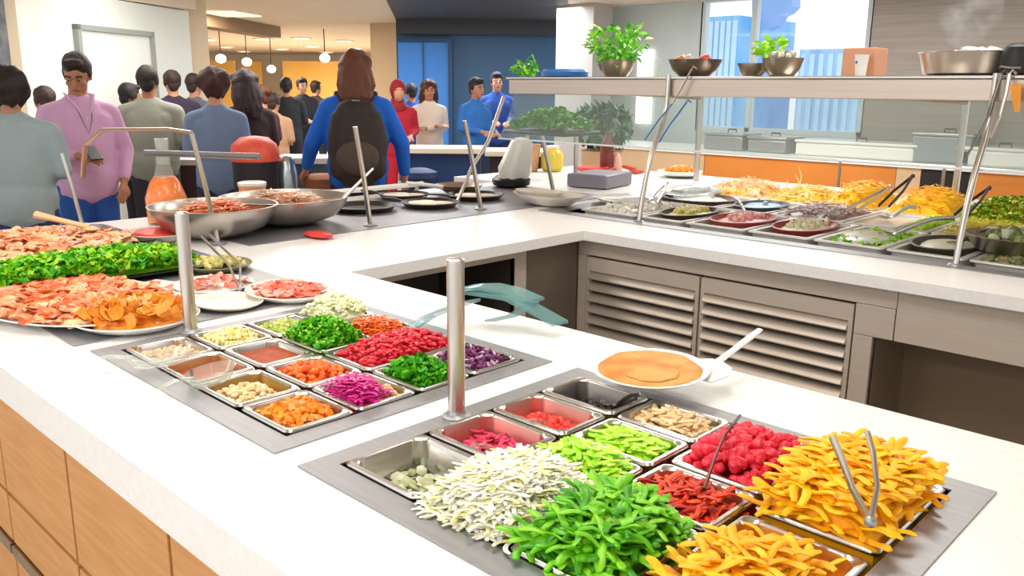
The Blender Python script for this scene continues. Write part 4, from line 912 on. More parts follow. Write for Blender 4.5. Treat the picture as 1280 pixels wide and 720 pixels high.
# loose shreds rising from yellow cheese
for k, (px, py, h_) in enumerate(((1000,232,.12),(996,236,.09),(985,238,.07))):
    b0 = PY(px, py, 5.0); tag(MB().tube([b0, b0+Vector((U(-.02,.02),0,h_*.5)), b0+Vector((U(-.03,.03),0,h_))], [.005,.004,.001], n=5).build('cheese_strand', fm('strand','f4e48c','f6ecb0')), 'thin upright cheese strand above the yellow shredded cheese', 'cheese strand', 'upright cheese strands')
# tongs and spoons on far counter
def fartongs(a, b_, label, dx=.03, m=None):
    a = Vector(a); b_ = Vector(b_); s_ = Vector((dx, dx*.4, 0)); tongs([b_, b_.lerp(a,.5)+s_*.7, a+s_*.8], [b_, b_.lerp(a,.5)-s_*.7, a-s_*.8], label, m=m or M['post'], r=.006, flat=1.6)
fartongs((-1.76,4.32,.95), (-1.72,4.72,1.05), 'steel tongs leaning between yoghurt and cheddar pans')
fartongs((-1.72,4.66,.95), (-1.70,4.98,1.09), 'dark handled tongs right of the grated cheddar', m=mat('dark_tongs','4e4650',.35,.6))
fartongs((-1.32,4.6,.95), (-1.30,4.95,1.06), 'dark tongs leaning left of the green salad pan', m=mat('dark_tongs','4e4650',.35,.6))
fartongs((-2.72,3.95,.93), (-2.90,4.35,1.0), 'steel tongs lying left of the feta cubes')
spoon((-1.42,3.92,.925), (-1.20,4.1,1.0), 'steel spoon standing in the ranch dressing', M['pansteel'], .03, .02, .006)
spoon((-1.12,3.86,.93), (-1.0,4.05,.985), 'steel spoon in the thick white yoghurt', M['pansteel'], .025, .02, .006)
spoon((-2.1,3.9,.925), (-2.3,4.1,.985), 'steel spoon in the shrimp salad bowl', M['pansteel'], .03, .02, .006)
spoon((-1.62,4.42,.93), (-1.5,4.5,.98), 'steel spoon resting in the sour cream', M['pansteel'], .03, .02, .006)
# steel box + bits left of pan rows
tag(setloc(MB().box((-.15,-.2,0),(.15,.2,.09)).build('steel_canister', mat('grey_canister','8d8a96',.4,.4), bevel=.012), (-3.62,4.62,.9045), .2), 'grey steel box behind the white dish', 'box')
tag(setloc(MB().ell((0,0,0),(.16,.2,.05),20,10,.4).build('crushed_ice', fm('ice','dfe4e4','c8d0d4',.2)), (-2.85,4.55,.93)), 'pile of crushed ice between steel box and bowls', 'ice', None, 'stuff')
tag(setloc(MB().ell((0,0,0),(.2,.13,.03),20,10,.4).build('folded_napkin', M['white']), (-2.9,3.98,.93), .3), 'crumpled white napkin on the left end of the salad pans', 'napkin')
# big bowl at the right end
bc = P(1268, 318, .905); t = thing('steel_mixing_bowl', 'low wide steel bowl of dressed salad at the right edge on the far counter', 'bowl', bc)
MB().lathe([(.09,0),(.15,.02),(.19,.075),(.198,.08),(.19,.082),(.145,.032),(.02,.016)], 40).build('bowl_body', mat('bowl_steel','b4aea4',.28,.9), t)
mm = MB(); bits(mm, (-.13,.13,-.13,.13), .05, .03, 90, .045, .015, nm=3); o = mm.build('dressed_salad', [fm('ds_a','8a9a58','a8b478'), fm('ds_b','5c6c38','788848'), fm('ds_c','c8ccb0','dcdcc8')]); o.location = bc; tag(o, 'mixed olive green salad inside the low wide steel bowl', 'salad', None, 'stuff')

# ------------------------------------------------------------------ things on the shelf
SH = 1.612; SY = 3.88
def shelf_x(px): return PY(px, 92, SY).x
def bowl(px, R, h, label, m, name='metal_bowl', y=SY):
    x = shelf_x(px); o = thing(name, label, 'bowl', (x, y, SH))
    MB().lathe([(R*.55,0),(R*.6,.004),(R*.85,h*.45),(R,h),(R*1.01,h+.004),(R*.96,h+.003),(R*.8,h*.5),(R*.5,.01)], 36).build('bowl_body', m, o)
    MB().lathe([(R*.56,0),(R*.56,.006),(R*.5,.006)], 30, Matrix.Translation((0,0,0))).build('foot_ring', M['blkp'], o)
    return x, y
bm_ = mat('bowl_bronze','a89c8c',.3,.85)
def plant(x, y, z, n, spread, hgt, s, mats, label, name='potted_herb'):
    mb = MB(); mb.cur = 0
    t = thing(name, label, 'herb plant', (x, y, z))
    st = MB()
    for k in range(n//18):
        a = U(0,6.28); q = U(.2,.9); st.tube([(0,0,-.02), (math.cos(a)*spread*q*.4, math.sin(a)*spread*q*.4, hgt*.4), (math.cos(a)*spread*q*.8, math.sin(a)*spread*q*.8, hgt*.8)], .0022, n=5)
    st.build('stems', mats[1], t)
    for k in range(n):
        a = U(0,6.28); q = math.sqrt(U(0,1)); zz = U(.05,1); rr_ = spread*q*(.45+.75*math.sin(min(1, zz)*PI*.75)); 
        T = Matrix.Translation((rr_*math.cos(a), rr_*math.sin(a), zz*hgt)) @ Matrix.Rotation(a,4,'Z') @ Matrix.Rotation(U(-1.2,.6),4,'Y') @ Matrix.Rotation(U(-.8,.8),4,'X')
        mb.cur = random.randrange(len(mats)); L_ = s*U(.7,1.3)
        mb.add([(0,0,0),(L_*.35,-L_*.3,.004),(L_*.35,L_*.3,.004),(L_*.75,-L_*.25,-.004),(L_*.75,L_*.25,-.004),(L_,0,-.012),(L_*.5,0,-.006)], [(0,1,6),(0,6,2),(1,3,6),(2,6,4),(3,5,6),(4,6,5)], T)
    mb.build('leaves', mats, t)
PLM = [fm('plant_a','6cc81e','84d834'), fm('plant_b','3f9a18','58b024'), fm('plant_c','a4e050','88d030')]
x, y = bowl(770, .105, .085, 'bronze metal bowl holding the tall leafy herbs', bm_)
plant(x, y, SH+.06, 300, .13, .20, .04, PLM, 'tall bright leafy herb plant in the first bronze bowl')
x, y = bowl(868, .135, .082, 'dark bronze bowl of orange and pale titbits in the middle of the shelf', mat('bowl_dark','7c6e62',.3,.8))
for k, (dx, dy, c_) in enumerate(((-.08,0,'e0946c'),(-.01,-.05,'d8c8b0'),(.04,.02,'e8a088'),(.08,-.03,'dc5c40'),(.02,.06,'e8d4c0'))):
    o = MB().ell((0,0,0),(.026,.02,.022),12,8,.5).build('shrimp_piece' if k != 3 else 'cherry_tomato', fm('tit%d' % k, c_)); o.location = (x+dx, y+dy, SH+.088)
    tag(o, ('orange shrimp piece at the left of the dark bronze bowl','pale bread chunk at the middle of the dark bronze bowl','pink shrimp piece in the dark bronze bowl, right of middle','small red tomato at the right of the dark bronze bowl','pale chunk at the back of the dark bronze bowl')[k], 'titbit')
x, y = bowl(938, .075, .06, 'small bronze bowl at the left behind the lettuce bowl', bm_, y=SY+.02)
x, y = bowl(982, .095, .08, 'bronze bowl of lettuce with pale garnish on the shelf', bm_, y=SY-.04)
plant(shelf_x(966), y, SH+.075, 60, .05, .09, .045, [LIM[0], LIM[1], LIM[2]], 'lime green lettuce head standing in the bronze bowl', 'lettuce_head')
mm = MB(); bits(mm, (-.07,.07,-.06,.06), 0, .02, 40, .03, .012, nm=2); o = mm.build('pale_garnish', [fm('garn','d0ccc0','e4e0d4'), fm('garn2','8c8c80','b0b0a4')]); o.location = (x, y, SH+.078); tag(o, 'pale chopped garnish filling the bronze lettuce bowl', 'garnish', None, 'stuff')
x = shelf_x(706); t = thing('blue_dish', 'flat bright blue enamel dish on the shelf left of the herb bowl', 'dish', (x, SY, SH))
MB().lathe([(.11,0),(.135,.006),(.138,.03),(.12,.045),(.115,.04),(.11,.02),(.01,.018)], 36).build('dish_body', M['bluep'], t)
o = MB().lathe([(.9,0),(.6,.02),(.1,.026)], 24, None, .10, .10, rip=lambda a: .06*math.sin(4*a)).build('pale_dip', fm('pd','c8d4d8')); o.location = (x, SY, SH+.022); tag(o, 'pale blue-grey dip mounded in the blue dish', 'dip', None, 'stuff')
plant(shelf_x(657), SY, SH+.004, 110, .06, .08, .032, PLM, 'small green herb bunch on the left end of the shelf', 'herb_bunch')
st = MB().tube([(0,0,.05),(.01,0,.10),(.05,0,.13),(.08,0,.08)], .004, n=6); st.build('tall_stalk', PLM[1], bpy.data.objects['herb_bunch'])
# copper box + cup
x = shelf_x(1068)
tag(setloc(MB().box((-.075,-.07,0),(.075,.07,.125)).build('copper_box', M['copper'], bevel=.004), (x, SY+.1, SH)), 'square copper coloured box right of the bronze bowls', 'box')
t = thing('paper_cup', 'white paper cup with a small blue spot in front of the copper box', 'cup', (shelf_x(1079), SY-.03, SH))
MB().lathe([(.022,0),(.03,.09),(.031,.093),(.028,.092),(.02,.004)], 24).build('cup_body', M['white'], t)
MB().ell((0,0,0),(.007,.002,.007),10,6,0,Matrix.Translation((-.012,-.0255,.06)) @ Matrix.Rotation(-.4,4,'Z')).build('blue_spot', M['bluep'], t)
# steel basin right
x = shelf_x(1202); xm, ym = x, 3.98
t = thing('steel_basin', 'large shallow steel basin at the right end of the shelf', 'basin', (xm, ym, SH))
MB().lathe([(.155,0),(.18,.012),(.20,.095),(.208,.098),(.197,.099),(.172,.02),(.02,.01)], 44).build('basin_body', mat('basin_steel','cfc3b6',.3,.9), t)
mm = MB()
for k in range(14):
    a = U(0,6.28); q = U(0,.11); mm.ell((q*math.cos(a), q*math.sin(a), U(-.01,.012)), (U(.03,.05),U(.025,.04),.02), 10, 7, .8)
o = mm.build('ice_chunks', fm('ice2','f0f2f2','dde2e4',.25)); o.location = (xm, ym, SH+.088); tag(o, 'white ice heaped in the large steel basin', 'ice', None, 'stuff')
xx = shelf_x(1272)
t = thing('black_dispenser', 'black rounded dispenser at the right edge of the shelf', 'dispenser', (xx, SY-.02, SH))
MB().lathe([(.05,0),(.062,.01),(.066,.07),(.055,.11),(.03,.125),(.005,.127)], 28).build('body', M['blkp'], t)
MB().tube([(-.05,-.05,.03),(-.035,-.085,.035),(.0,-.09,.03),(.03,-.07,.03)], .004, n=6).build('ring', M['post'], t)
# glass tumblers
x = shelf_x(812); tag(setloc(MB().lathe([(.025,0),(.032,.09),(.033,.092),(.029,.091),(.022,.006)], 24).build('glass_tumbler', M['clearp']), (x, SY+.05, SH)), 'clear tumbler standing right of the leafy herb bowl', 'glass')
# hanging tongs at front
def hang(p0, pts, label, m, m2=None, r=.007):
    o = thing('hanging_tongs', label, 'tongs', p0); p0 = Vector(p0); V_ = [Vector(p)-p0 for p in pts]
    MB().tube(V_[:3], r, n=8, flat=.6).build('upper_arm', m, o); MB().tube(V_[2:], r*.9, n=8, flat=.6).build('lower_arm', m2 or m, o)
    MB().tube([V_[0]+Vector((0,.0,0)), V_[0]+Vector((.012,-.01,.012)), V_[0]+Vector((.02,.01,0))], .004, n=6).build('hook', m, o)
bt = mat('blue_grip','3f6fb4',.4)
p0 = PY(865, 86, 3.67); hang(p0, [p0, PY(853,108,3.665), PY(840,130,3.655), PY(822,152,3.62), PY(806,175,3.585)], 'steel tongs with blue grips hanging off the middle of the shelf', M['post'], bt)
p0 = PY(858, 128, 3.66); hang(p0, [p0, PY(848,142,3.63), PY(838,155,3.60), PY(831,166,3.59), PY(824,178,3.58)], 'blue gripped tongs hanging just below the shelf beside the curved post', bt)
p0 = PY(1252, 92, 3.66); hang(p0, [p0, PY(1243,120,3.645), PY(1236,145,3.62), PY(1222,172,3.60), PY(1204,203,3.575)], 'long dark steel tongs hanging left of the right curved post', mat('dark_steel2','6b6865',.3,.9))
p0 = PY(1262, 92, 3.66); hang(p0, [p0, PY(1258,115,3.65), PY(1250,145,3.62), PY(1243,160,3.60), PY(1238,172,3.59)], 'short steel tongs hooked at the right edge of the shelf', M['post'])
tag(MB().add([tuple(PY(a,b,3.66)) for a,b in ((1262,106),(1277,104),(1275,140),(1268,140))]+[tuple(PY(a,b,3.652)) for a,b in ((1262,106),(1277,104),(1275,140),(1268,140))], [(0,1,2,3),(7,6,5,4),(0,4,5,1),(1,5,6,2),(2,6,7,3),(3,7,4,0)]).build('orange_tag', fm('otag','ee9a20'), smooth=False), 'orange hanging tag at the right end of the shelf', 'tag')

# ------------------------------------------------------------------ things on the corner and rear ledge
def lat(name, prof_, m, loc_, label, cat, n=28, sx=1, sy=1): return tag(setloc(MB().lathe(prof_, n, None, sx, sy).build(name, m), loc_), label, cat)
zc = .9045
c = P(659, 214); lat('wooden_bucket', [(.08,0),(.085,.005),(.105,.20),(.108,.21),(.098,.21),(.08,.02)], mat('bucket_wood','c69a72',.6,c2='b88c64',scale=12), (c.x, c.y, zc), 'tan wooden bucket below the green salad at the left end of the guard', 'bucket')
c = P(690, 214); t = thing('lemon_jar', 'jar of yellow-green lemons right of the wooden bucket', 'jar', (c.x, c.y, zc))
MB().lathe([(.07,0),(.09,.02),(.09,.13),(.06,.17),(.05,.18),(.01,.18)], 24).build('jar_body', fm('lemon','d8d040','e8c860',.2), t); MB().lathe([(.055,.18),(.055,.20),(.01,.203)], 24).build('lid', M['white'], t)
c = Vector((-3.98, 4.12, 0)); t = thing('towel_roll', 'white cloth bundle with black base leaning by the guard brace', 'cloth bundle', (c.x, c.y, zc))
MB().lathe([(.06,.05),(.10,.07),(.115,.12),(.10,.18),(.085,.25),(.075,.31),(.05,.335),(.01,.33)], 40, Matrix.Rotation(.32,4,'Y') @ Matrix.Diagonal((.8,1.15,1,1)), rip=lambda a: .07*math.sin(7*a)+.05*math.sin(3*a+1)).build('cloth', M['white'], t)
MB().lathe([(.09,0),(.125,.015),(.13,.05),(.10,.075),(.01,.075)], 24).build('base', M['blkp'], t)
# greens tray at mid height on a stand
x0 = -3.9; t = thing('raised_tray', 'black raised tray carrying green leaves at the left end of the guard', 'tray stand', (-4.02, 4.55, zc))
MB().box((-.27,-.2,.33),(.30,.2,.36)).build('tray', M['blkp'], t, bevel=.01)
for sx in (-.22,.24): MB().cyl((sx,0,0),.015,.33,12).build('leg', M['post'], t)
mm = MB(); leaves(mm, (-.25,.28,-.18,.18), 0, .09, 700, .06, .04, 3, 2.); o = mm.build('salad_leaves', [PLM[0], PLM[1], fm('pdk','2f8020','3f9428')]); o.location = (-4.02,4.55,zc+.37); tag(o, 'bushy green salad leaves on the black raised tray', 'salad', None, 'stuff')
# tomatoes / red things on rear ledge
def ledge(px, py=210): 
    c_ = P(px, py); return c_
def tomato_pile(px, n, cols_, label, s=.05, w=.2, grp=None, kind='chunk', nm='tomato_slice', cat='tomato'):
    c_ = P(px, 218); 
    for k in range(n):
        o = bpy.data.objects.new(nm, strip_mesh('fish', [cols_[k % len(cols_)]], 7+k % 3)); COL.objects.link(o)
        o.location = (c_.x+U(-w,w)*.7, c_.y-.06+U(-w,w)*.5, zc+.02+.012*(k % 3)); o.rotation_euler = (U(-.2,.2),U(-.2,.2),U(0,3)); o.scale = (1.4,)*3; tag(o, label, cat, grp)
tomato_pile(790, 12, [TOM[1], SAL[0]], 'red tomato wedge in the pile on the rear ledge under the glass', w=.22, grp='tomato wedges on the rear ledge', nm='tomato_wedge')
c = P(740, 217); lat('red_dish', [(.06,0),(.12,.02),(.13,.05),(.12,.052),(.05,.02)], fm('rdish','e05048'), (c.x,c.y,zc), 'small red dish beside the tomato wedges on the rear ledge', 'dish')
c = P(758, 216); lat('cocoa_bottle', [(.05,0),(.055,.01),(.055,.2),(.03,.26),(.02,.32),(.005,.321)], fm('bottleb','6a2c24','7c3a30',.3), (c.x,c.y,zc), 'dark red-brown bottle on the rear ledge left of the tomato wedges', 'bottle')
c = P(771, 216); lat('pink_shaker', [(.04,0),(.045,.01),(.03,.12),(.015,.15),(.005,.151)], fm('shak','e8b8a8'), (c.x,c.y,zc), 'small pale pink shaker right of the brown bottle', 'shaker')
c = P(845, 222); lat('carrot_dish', [(.09,0),(.16,.02),(.17,.045),(.16,.047),(.06,.02)], M['white'], (c.x,c.y+.05,zc), 'white dish of orange carrot on the rear ledge left of the rear post', 'dish')
mm = MB(); bits(mm, (-.1,.1,-.1,.1), 0, .03, 60, .04, .01, nm=2); o = mm.build('sliced_carrot', [ORA[0], ORA[2]]); o.location = (c.x,c.y+.05,zc+.03); tag(o, 'orange sliced carrot in the white dish on the rear ledge', 'carrot', None, 'stuff')
# ------------------------------------------------------------------ second serving line beyond (orange front)
YB = 8.3
bx = [wx(560,190,YB), wx(735,190,YB), wx(778,190,YB), wx(882,190,YB), wx(1122,205,YB), wx(1153,208,YB), wx(1215,210,YB), wx(1340,215,YB)]
t = thing('rear_counter', 'rear serving line with bright orange front panels behind the salad counter', 'counter', (0, YB, 0))
def rb(a, b_, m, nm, z0=0, z1=.86, dy=.02): MB().box((a, -dy, z0), (b_, 0, z1)).build(nm, m, t, smooth=False)
rb(bx[1], bx[2], mat('brown_front','6b5448',.6), 'dark_front_panel'); rb(bx[2], bx[3], M['tan'], 'tan_front_panel')
rb(bx[3]+.01, bx[4], M['orange'], 'orange_front_panel'); rb(bx[4]+.005, bx[5], M['tan'], 'tan_front_panel'); rb(bx[5]+.005, bx[6], M['dark'], 'dark_front_panel'); rb(bx[6]+.005, bx[7]+2, M['orange'], 'orange_front_panel')  # the darkest sheet paints the shade of an opening between the panels
MB().box((bx[1], 0, 0), (bx[7]+2, .8, .86)).build('body', M['cabsteel'], t, smooth=False)
MB().box((bx[1]-.02, -.04, .86), (bx[7]+2, .85, .9)).build('top', M['quartz'], t, smooth=False)
rg = thing('rear_guard_rail', 'low steel tray rail in front of the orange panels', 'rail', (0, YB-.35, 0))
xa, xb = wx(1048,200,YB-.35), wx(1340,210,YB-.35)
MB().tube([(xa,0,.92),(xb,0,.92)], .015, n=8).build('rail_tube', M['post'], rg)
for x_ in (xa+.02, (xa+xb)/2, xb-.1): MB().tube([(x_,0,0),(x_,0,.92)], .015, n=8).build('rail_leg', M['post'], rg)
# equipment on rear counter: bright steel pans and white boxes seen through the glass
for k, (px, w_, h_, m, nm, lab) in enumerate(((905,.24,.16,M['steelD'],'chafing_dish','steel chafing dish on the rear counter, left of the white box'),(960,.22,.14,M['steelD'],'chafing_dish','steel chafing dish on the rear counter, nearer the white box'),(1068,.6,.13,M['white'],'white_food_box','long white insulated box on the rear counter'),(1178,.26,.25,mat('grey_box','8f9498',.5,.4),'bain_marie','grey steel bain-marie right of the white box'),(1250,.34,.14,M['white'],'white_food_box','shorter white insulated box at the right of the rear counter'))):
    x_ = wx(px,190,YB+.2); o = thing(nm, lab, 'food equipment', (x_, YB+.35, .9005))
    MB().box((-w_,-.2,0),(w_,.2,h_)).build('body', m, o, bevel=.02); MB().box((-w_-.01,-.21,h_),(w_+.01,.21,h_+.03)).build('lid', M['steel'] if m is not M['white'] else M['white'], o, bevel=.01)
    MB().tube([(-.05,0,h_+.03),(-.05,0,h_+.06),(.05,0,h_+.06),(.05,0,h_+.03)], .008, n=6).build('lid_handle', M['blkp'], o)
# cream bowl + dark green plants seen through the left of the glass
x_, y_ = -5.9, 7.6
def bush(px, dep, zc_, R, label, mats, n=260, nm='leafy_plant'):
    c_ = sat(px, dep); t_ = thing(nm, label, 'plant', (c_.x, c_.y, 0))
    MB().lathe([(.12,0),(.17,.02),(.2,zc_-.25),(.21,zc_-.23),(.19,zc_-.24),(.1,zc_-.3)], 24).build('planter', M['tan'], t_)
    mb = MB()
    for k in range(n):
        v = Vector((U(-1,1),U(-1,1),U(-1,1))); 
        if v.length > 1: v.normalize()
        T = Matrix.Translation((v.x*R, v.y*R, zc_+v.z*R*.8)) @ Matrix.Rotation(U(0,6.28),4,'Z') @ Matrix.Rotation(U(-1.2,1.2),4,'X'); s_ = .09*U(.7,1.2)
        mb.cur = random.randrange(len(mats)); mb.add([(0,-s_,0),(s_*.5,0,.01),(0,s_,0),(-s_*.5,0,.01)], [(0,1,2),(0,2,3)], T)
    mb.build('leaves', mats, t_)
bush(752, 8.6, 1.18, .27, 'dark green leafy plant in a tan planter seen through the glass', [fm('dk1','3c6a4c','4c7c5c'), fm('dk2','2c5640','3c6a50')])

# ------------------------------------------------------------------ ceiling lights in the dining room
for k, (px, dep) in enumerate(((262,21),(283,25),(305,28),(330,20.5),(352,26),(377,20),(390,24),(408,28),(430,21),(443,25))):
    c_ = sat(px, dep); t_ = thing('ceiling_downlight', 'small round warm downlight, %s in the dining room ceiling' % ['first from left','second from left','third from left','fourth from left','fifth from left','sixth from left','seventh from left','eighth from left','ninth from left','rightmost'][k], 'light', (c_.x, c_.y, CEIL), 0, 'dining room downlights')
    MB().lathe([(.24,-.001),(.24,-.03),(.2,-.035),(.19,-.02)], 20).build('trim_ring', M['white'], t_)
    MB().lathe([(.001,-.024),(.19,-.024),(.19,-.02),(.001,-.02)], 20).build('lens', mat('warm_lens','fff0d0',.5,emis=6), t_)
for k, (px, dep, z_) in enumerate(((276,17,2.05),(308,18,2.02),(338,20,1.92),(405,17,2.08))):
    c_ = sat(px, dep); t_ = thing('pendant_lamp', ['leftmost glowing pendant lamp in the dining room','second glowing pendant lamp from the left in the dining room','glowing pendant lamp in front of the cream column','rightmost glowing pendant lamp, left of the long brown hair'][k], 'lamp', (c_.x, c_.y, z_))
    MB().ell((0,0,0),(.10,.10,.085),16,10).build('globe', mat('globe_glow','fff2dc',.5,emis=4), t_); MB().tube([(0,0,.12),(0,0,CEIL-z_)], .01, n=6).build('cord', M['blkp'], t_)
# recessed panel light on the left ceiling
c_ = sat(290, 13.6); t_ = thing('ceiling_panel_light', 'pale recessed ceiling panel above the dining room opening', 'light', (c_.x, c_.y, CEIL), ang)
MB().box((-.45,-.3,-.02),(.45,.3,-.001)).build('panel', mat('panel_dim','f4ecdf',.5,emis=.7), t_, smooth=False)

# ------------------------------------------------------------------ people
HM = lambda c: mat('hair_'+c, c, .6, c2=None, bump=.5, bscale=90)
def bake(mb, name, m, voxel, smooth_it=2, parent=None):
    me = mb.mesh(name+'_raw', m); o = bpy.data.objects.new('tmp', me); COL.objects.link(o)
    r_ = o.modifiers.new('r', 'REMESH'); r_.mode = 'VOXEL'; r_.voxel_size = voxel; r_.use_smooth_shade = True
    s_ = o.modifiers.new('s', 'SMOOTH'); s_.factor = .5; s_.iterations = smooth_it
    dg = bpy.context.evaluated_depsgraph_get(); me2 = bpy.data.meshes.new_from_object(o.evaluated_get(dg)); me2.name = name
    if not me2.materials: me2.materials.append(m)
    bpy.data.objects.remove(o); bpy.data.meshes.remove(me)
    o2 = bpy.data.objects.new(name, me2); COL.objects.link(o2)
    if parent: o2.parent = parent
    return o2
def cap(mb, a, b, ra, rb_, n=14, flat=1.):
    a, b = Vector(a), Vector(b); d = (b-a); L = d.length; d.normalize()
    pts = [a - d*ra*.8, a - d*ra*.45, a, a.lerp(b,.5), b, b + d*rb_*.45, b + d*rb_*.8]
    mb.tube(pts, [ra*.5, ra*.88, ra, (ra+rb_)/2, rb_, rb_*.88, rb_*.5], n=n, flat=flat)
def hand(mb, w, d, nrm, side, r=.0085, curl=.5):
    """palm, four unequal bent fingers and a side thumb; nrm faces out of the back of the hand"""
    w, d, nrm = Vector(w), Vector(d).normalized(), Vector(nrm).normalized(); s = d.cross(nrm).normalized()*side
    for k in (-1.5,-.5,.5,1.5): cap(mb, w, w+d*.085+s*k*.019, .017, .0125)
    for k, L in zip((-1.5,-.5,.5,1.5), (.058,.072,.078,.068)):
        p = w+d*.085+s*k*.0205; dd = d.copy()
        for q, fr_ in enumerate((.45,.32,.23)):
            dd = (dd - nrm*curl*(.35+q*.25)).normalized(); p2 = p+dd*L*fr_; cap(mb, p, p2, r*(1.05-.1*q), r*(.95-.1*q), 8); p = p2
    p = w+d*.03+s*.026; p1 = p+(s*.7+d*.7).normalized()*.036; p2 = p1+(s*.15+d-nrm*.4).normalized()*.028; cap(mb, p, p1, r*1.25, r*1.1, 8); cap(mb, p1, p2, r*1.1, r*.9, 8)

def person(px, py, dep, face, label, shirt, trouser='2c3040', skin='b98062', hair='1c1613', style='short', arms='hold', voxel=.011, bulk=1., sleeves='long', look=0., nod=0., extra=None, shoes='222222', fem=False, skirt=None):
    """px,py: top of head in the photo; dep: metres ahead; face: heading in degrees (0 = towards the photographer)"""
    topz = PD(px, py, dep).z; g_ = PD(px, py, dep); S = topz/1.76
    base = math.atan2(-g_.y, -g_.x)                 # direction from person to camera
    t_ = thing('person', label, 'person', (g_.x, g_.y, 0), base + PI/2 + math.radians(face))
    sk = mat('skin_'+skin, skin, .5, c2=skin, scale=4, sss=.05)
    v = lambda x, y, z: Vector((x, y, z))*S
    sw = (.155 if fem else .18)*bulk; B = bulk*S
    # pose: local front is -Y
    P_ = {'hold': (((-1), (-.23,.02,1.17), (-.10,-.24,1.13)), (1, (.23,.02,1.17), (.10,-.26,1.12))),
          'down': ((-1, (-.23,.03,1.15), (-.25,-.04,.91)), (1, (.23,.03,1.15), (.25,-.04,.91))),
          'reach': ((1, (.27,-.02,1.15), (.36,-.20,.97)), (-1, (-.27,.0,1.15), (-.32,-.08,.92))),
          'fold': ((-1, (-.22,.0,1.18), (.08,-.19,1.20)), (1, (.22,.0,1.18), (-.08,-.22,1.17))),
          'pocket': ((-1, (-.25,.02,1.16), (-.10,-.23,1.14)), (1, (.27,.02,1.15), (.19,-.12,.96)))}[arms]
    bm = MB()
    # head
    hc = v(0,-.02,1.63); hr = Matrix.Translation(hc) @ Matrix.Rotation(math.radians(look),4,'Z') @ Matrix.Rotation(math.radians(nod),4,'X')
    k = S
    bm.ell((0,.012*k,.02*k),(.074*k,.092*k,.105*k),20,14,0,hr); bm.ell((0,-.022*k,-.05*k),(.056*k,.062*k,.068*k),16,10,0,hr)
    bm.ell((0,-.098*k,-.012*k),(.012*k,.018*k,.026*k),10,8,0,hr); bm.ell((0,-.104*k,-.03*k),(.017*k,.014*k,.012*k),10,8,0,hr)
    for s in (-1,1):
        bm.ell((s*.074*k,.012*k,-.012*k),(.010*k,.018*k,.030*k),8,8,0,hr); bm.ell((s*.03*k,-.078*k,.018*k),(.024*k,.014*k,.008*k),8,6,0,hr); bm.ell((s*.04*k,-.06*k,-.03*k),(.022*k,.02*k,.02*k),8,6,0,hr)
    bm.ell((0,-.082*k,-.062*k),(.024*k,.014*k,.012*k),10,6,0,hr); bm.ell((0,-.07*k,-.095*k),(.024*k,.02*k,.018*k),10,6,0,hr)
    cap(bm, v(0,.012,1.46), v(0,.0,1.58), .055*S, .052*S)
    # torso, limbs
    cap(bm, v(-.06,.0,1.0), v(-.09,.0,1.34), .095*B, .095*B, flat=1); cap(bm, v(.06,0,1.0), v(.09,0,1.34), .095*B, .095*B)
    bm.ell(v(0,.005,1.2), (.168*B,.112*B,.31*S), 20, 12); cap(bm, v(0,.02,1.44), v(-sw,.01,1.40), .06*B, .046*B); cap(bm, v(0,.02,1.44), v(sw,.01,1.40), .06*B, .046*B); cap(bm, v(-.07,0,.95), v(.07,0,.95), .11*B, .11*B)
    for s, el, wr_ in P_:
        shd = v(s*sw, .01, 1.39); e_ = v(*el); w_ = v(*wr_); e_.x *= bulk*.97
        cap(bm, shd, e_, .048*B, .037*B); cap(bm, e_, w_, .037*B, .025*B)
        dh = (w_-e_).normalized(); nr = Vector((s*.6,0,.8)) if arms != 'down' else Vector((s,0,0)); nr = (nr-dh*nr.dot(dh)).normalized()
        hand(bm, w_, dh, nr, 1 if s < 0 else -1, .0095 if voxel > .008 else .0088, .55)
    for s in (-1,1):
        cap(bm, v(s*.09,0,.92), v(s*.10,-.01,.50), .082*B, .052*B); cap(bm, v(s*.10,-.01,.50), v(s*.10,.02,.10), .05*B, .034*B)
        cap(bm, v(s*.10,.03,.05), v(s*.11,-.12,.04), .036*S, .03*S)
    bake(bm, 'body', sk, voxel*S, 2, t_)
    body = [c_ for c_ in t_.children if c_.name.startswith('body')][0]
    for s in (-1,1):
        MB().ell((s*.03*k,-.0865*k,.0*k),(.012*k,.007*k,.005*k),10,6,0,hr).build('eye', mat('eye_white','b8aaa0',.3), body)
        MB().ell((s*.03*k,-.0935*k,.0*k),(.0065*k,.003*k,.0052*k),8,6,0,hr).build('iris', mat('iris_dark','22140e',.2), body)
        MB().tube([hr @ Vector((s*.014*k,-.098*k,.022*k)), hr @ Vector((s*.032*k,-.096*k,.029*k)), hr @ Vector((s*.05*k,-.082*k,.022*k))], .0042*k, n=6).build('eyebrow', HM(hair), body)
    MB().ell((0,-.0945*k,-.063*k),(.022*k,.008*k,.0065*k),12,6,0,hr).build('lips', mat('lips_'+skin,'9c5248',.5), body)
    # shirt
    sm = MB(); q = 1.13
    cap(sm, v(-.06,0,.97), v(-.09,0,1.33), .108*B, .108*B); cap(sm, v(.06,0,.97), v(.09,0,1.33), .108*B, .108*B)
    sm.ell(v(0,.005,1.19), (.188*B,.132*B,.34*S), 22, 14); sm.ell(v(0,.005,1.0), (.185*B,.138*B,.2*S), 22, 12); cap(sm, v(0,.02,1.435), v(-sw,.01,1.395), .07*B, .058*B); cap(sm, v(0,.02,1.435), v(sw,.01,1.395), .07*B, .058*B); cap(sm, v(0,.012,1.44), v(0,.008,1.475), .066*S, .06*S)
    cap(sm, v(-.08,0,.93), v(.08,0,.93), .118*B, .118*B)
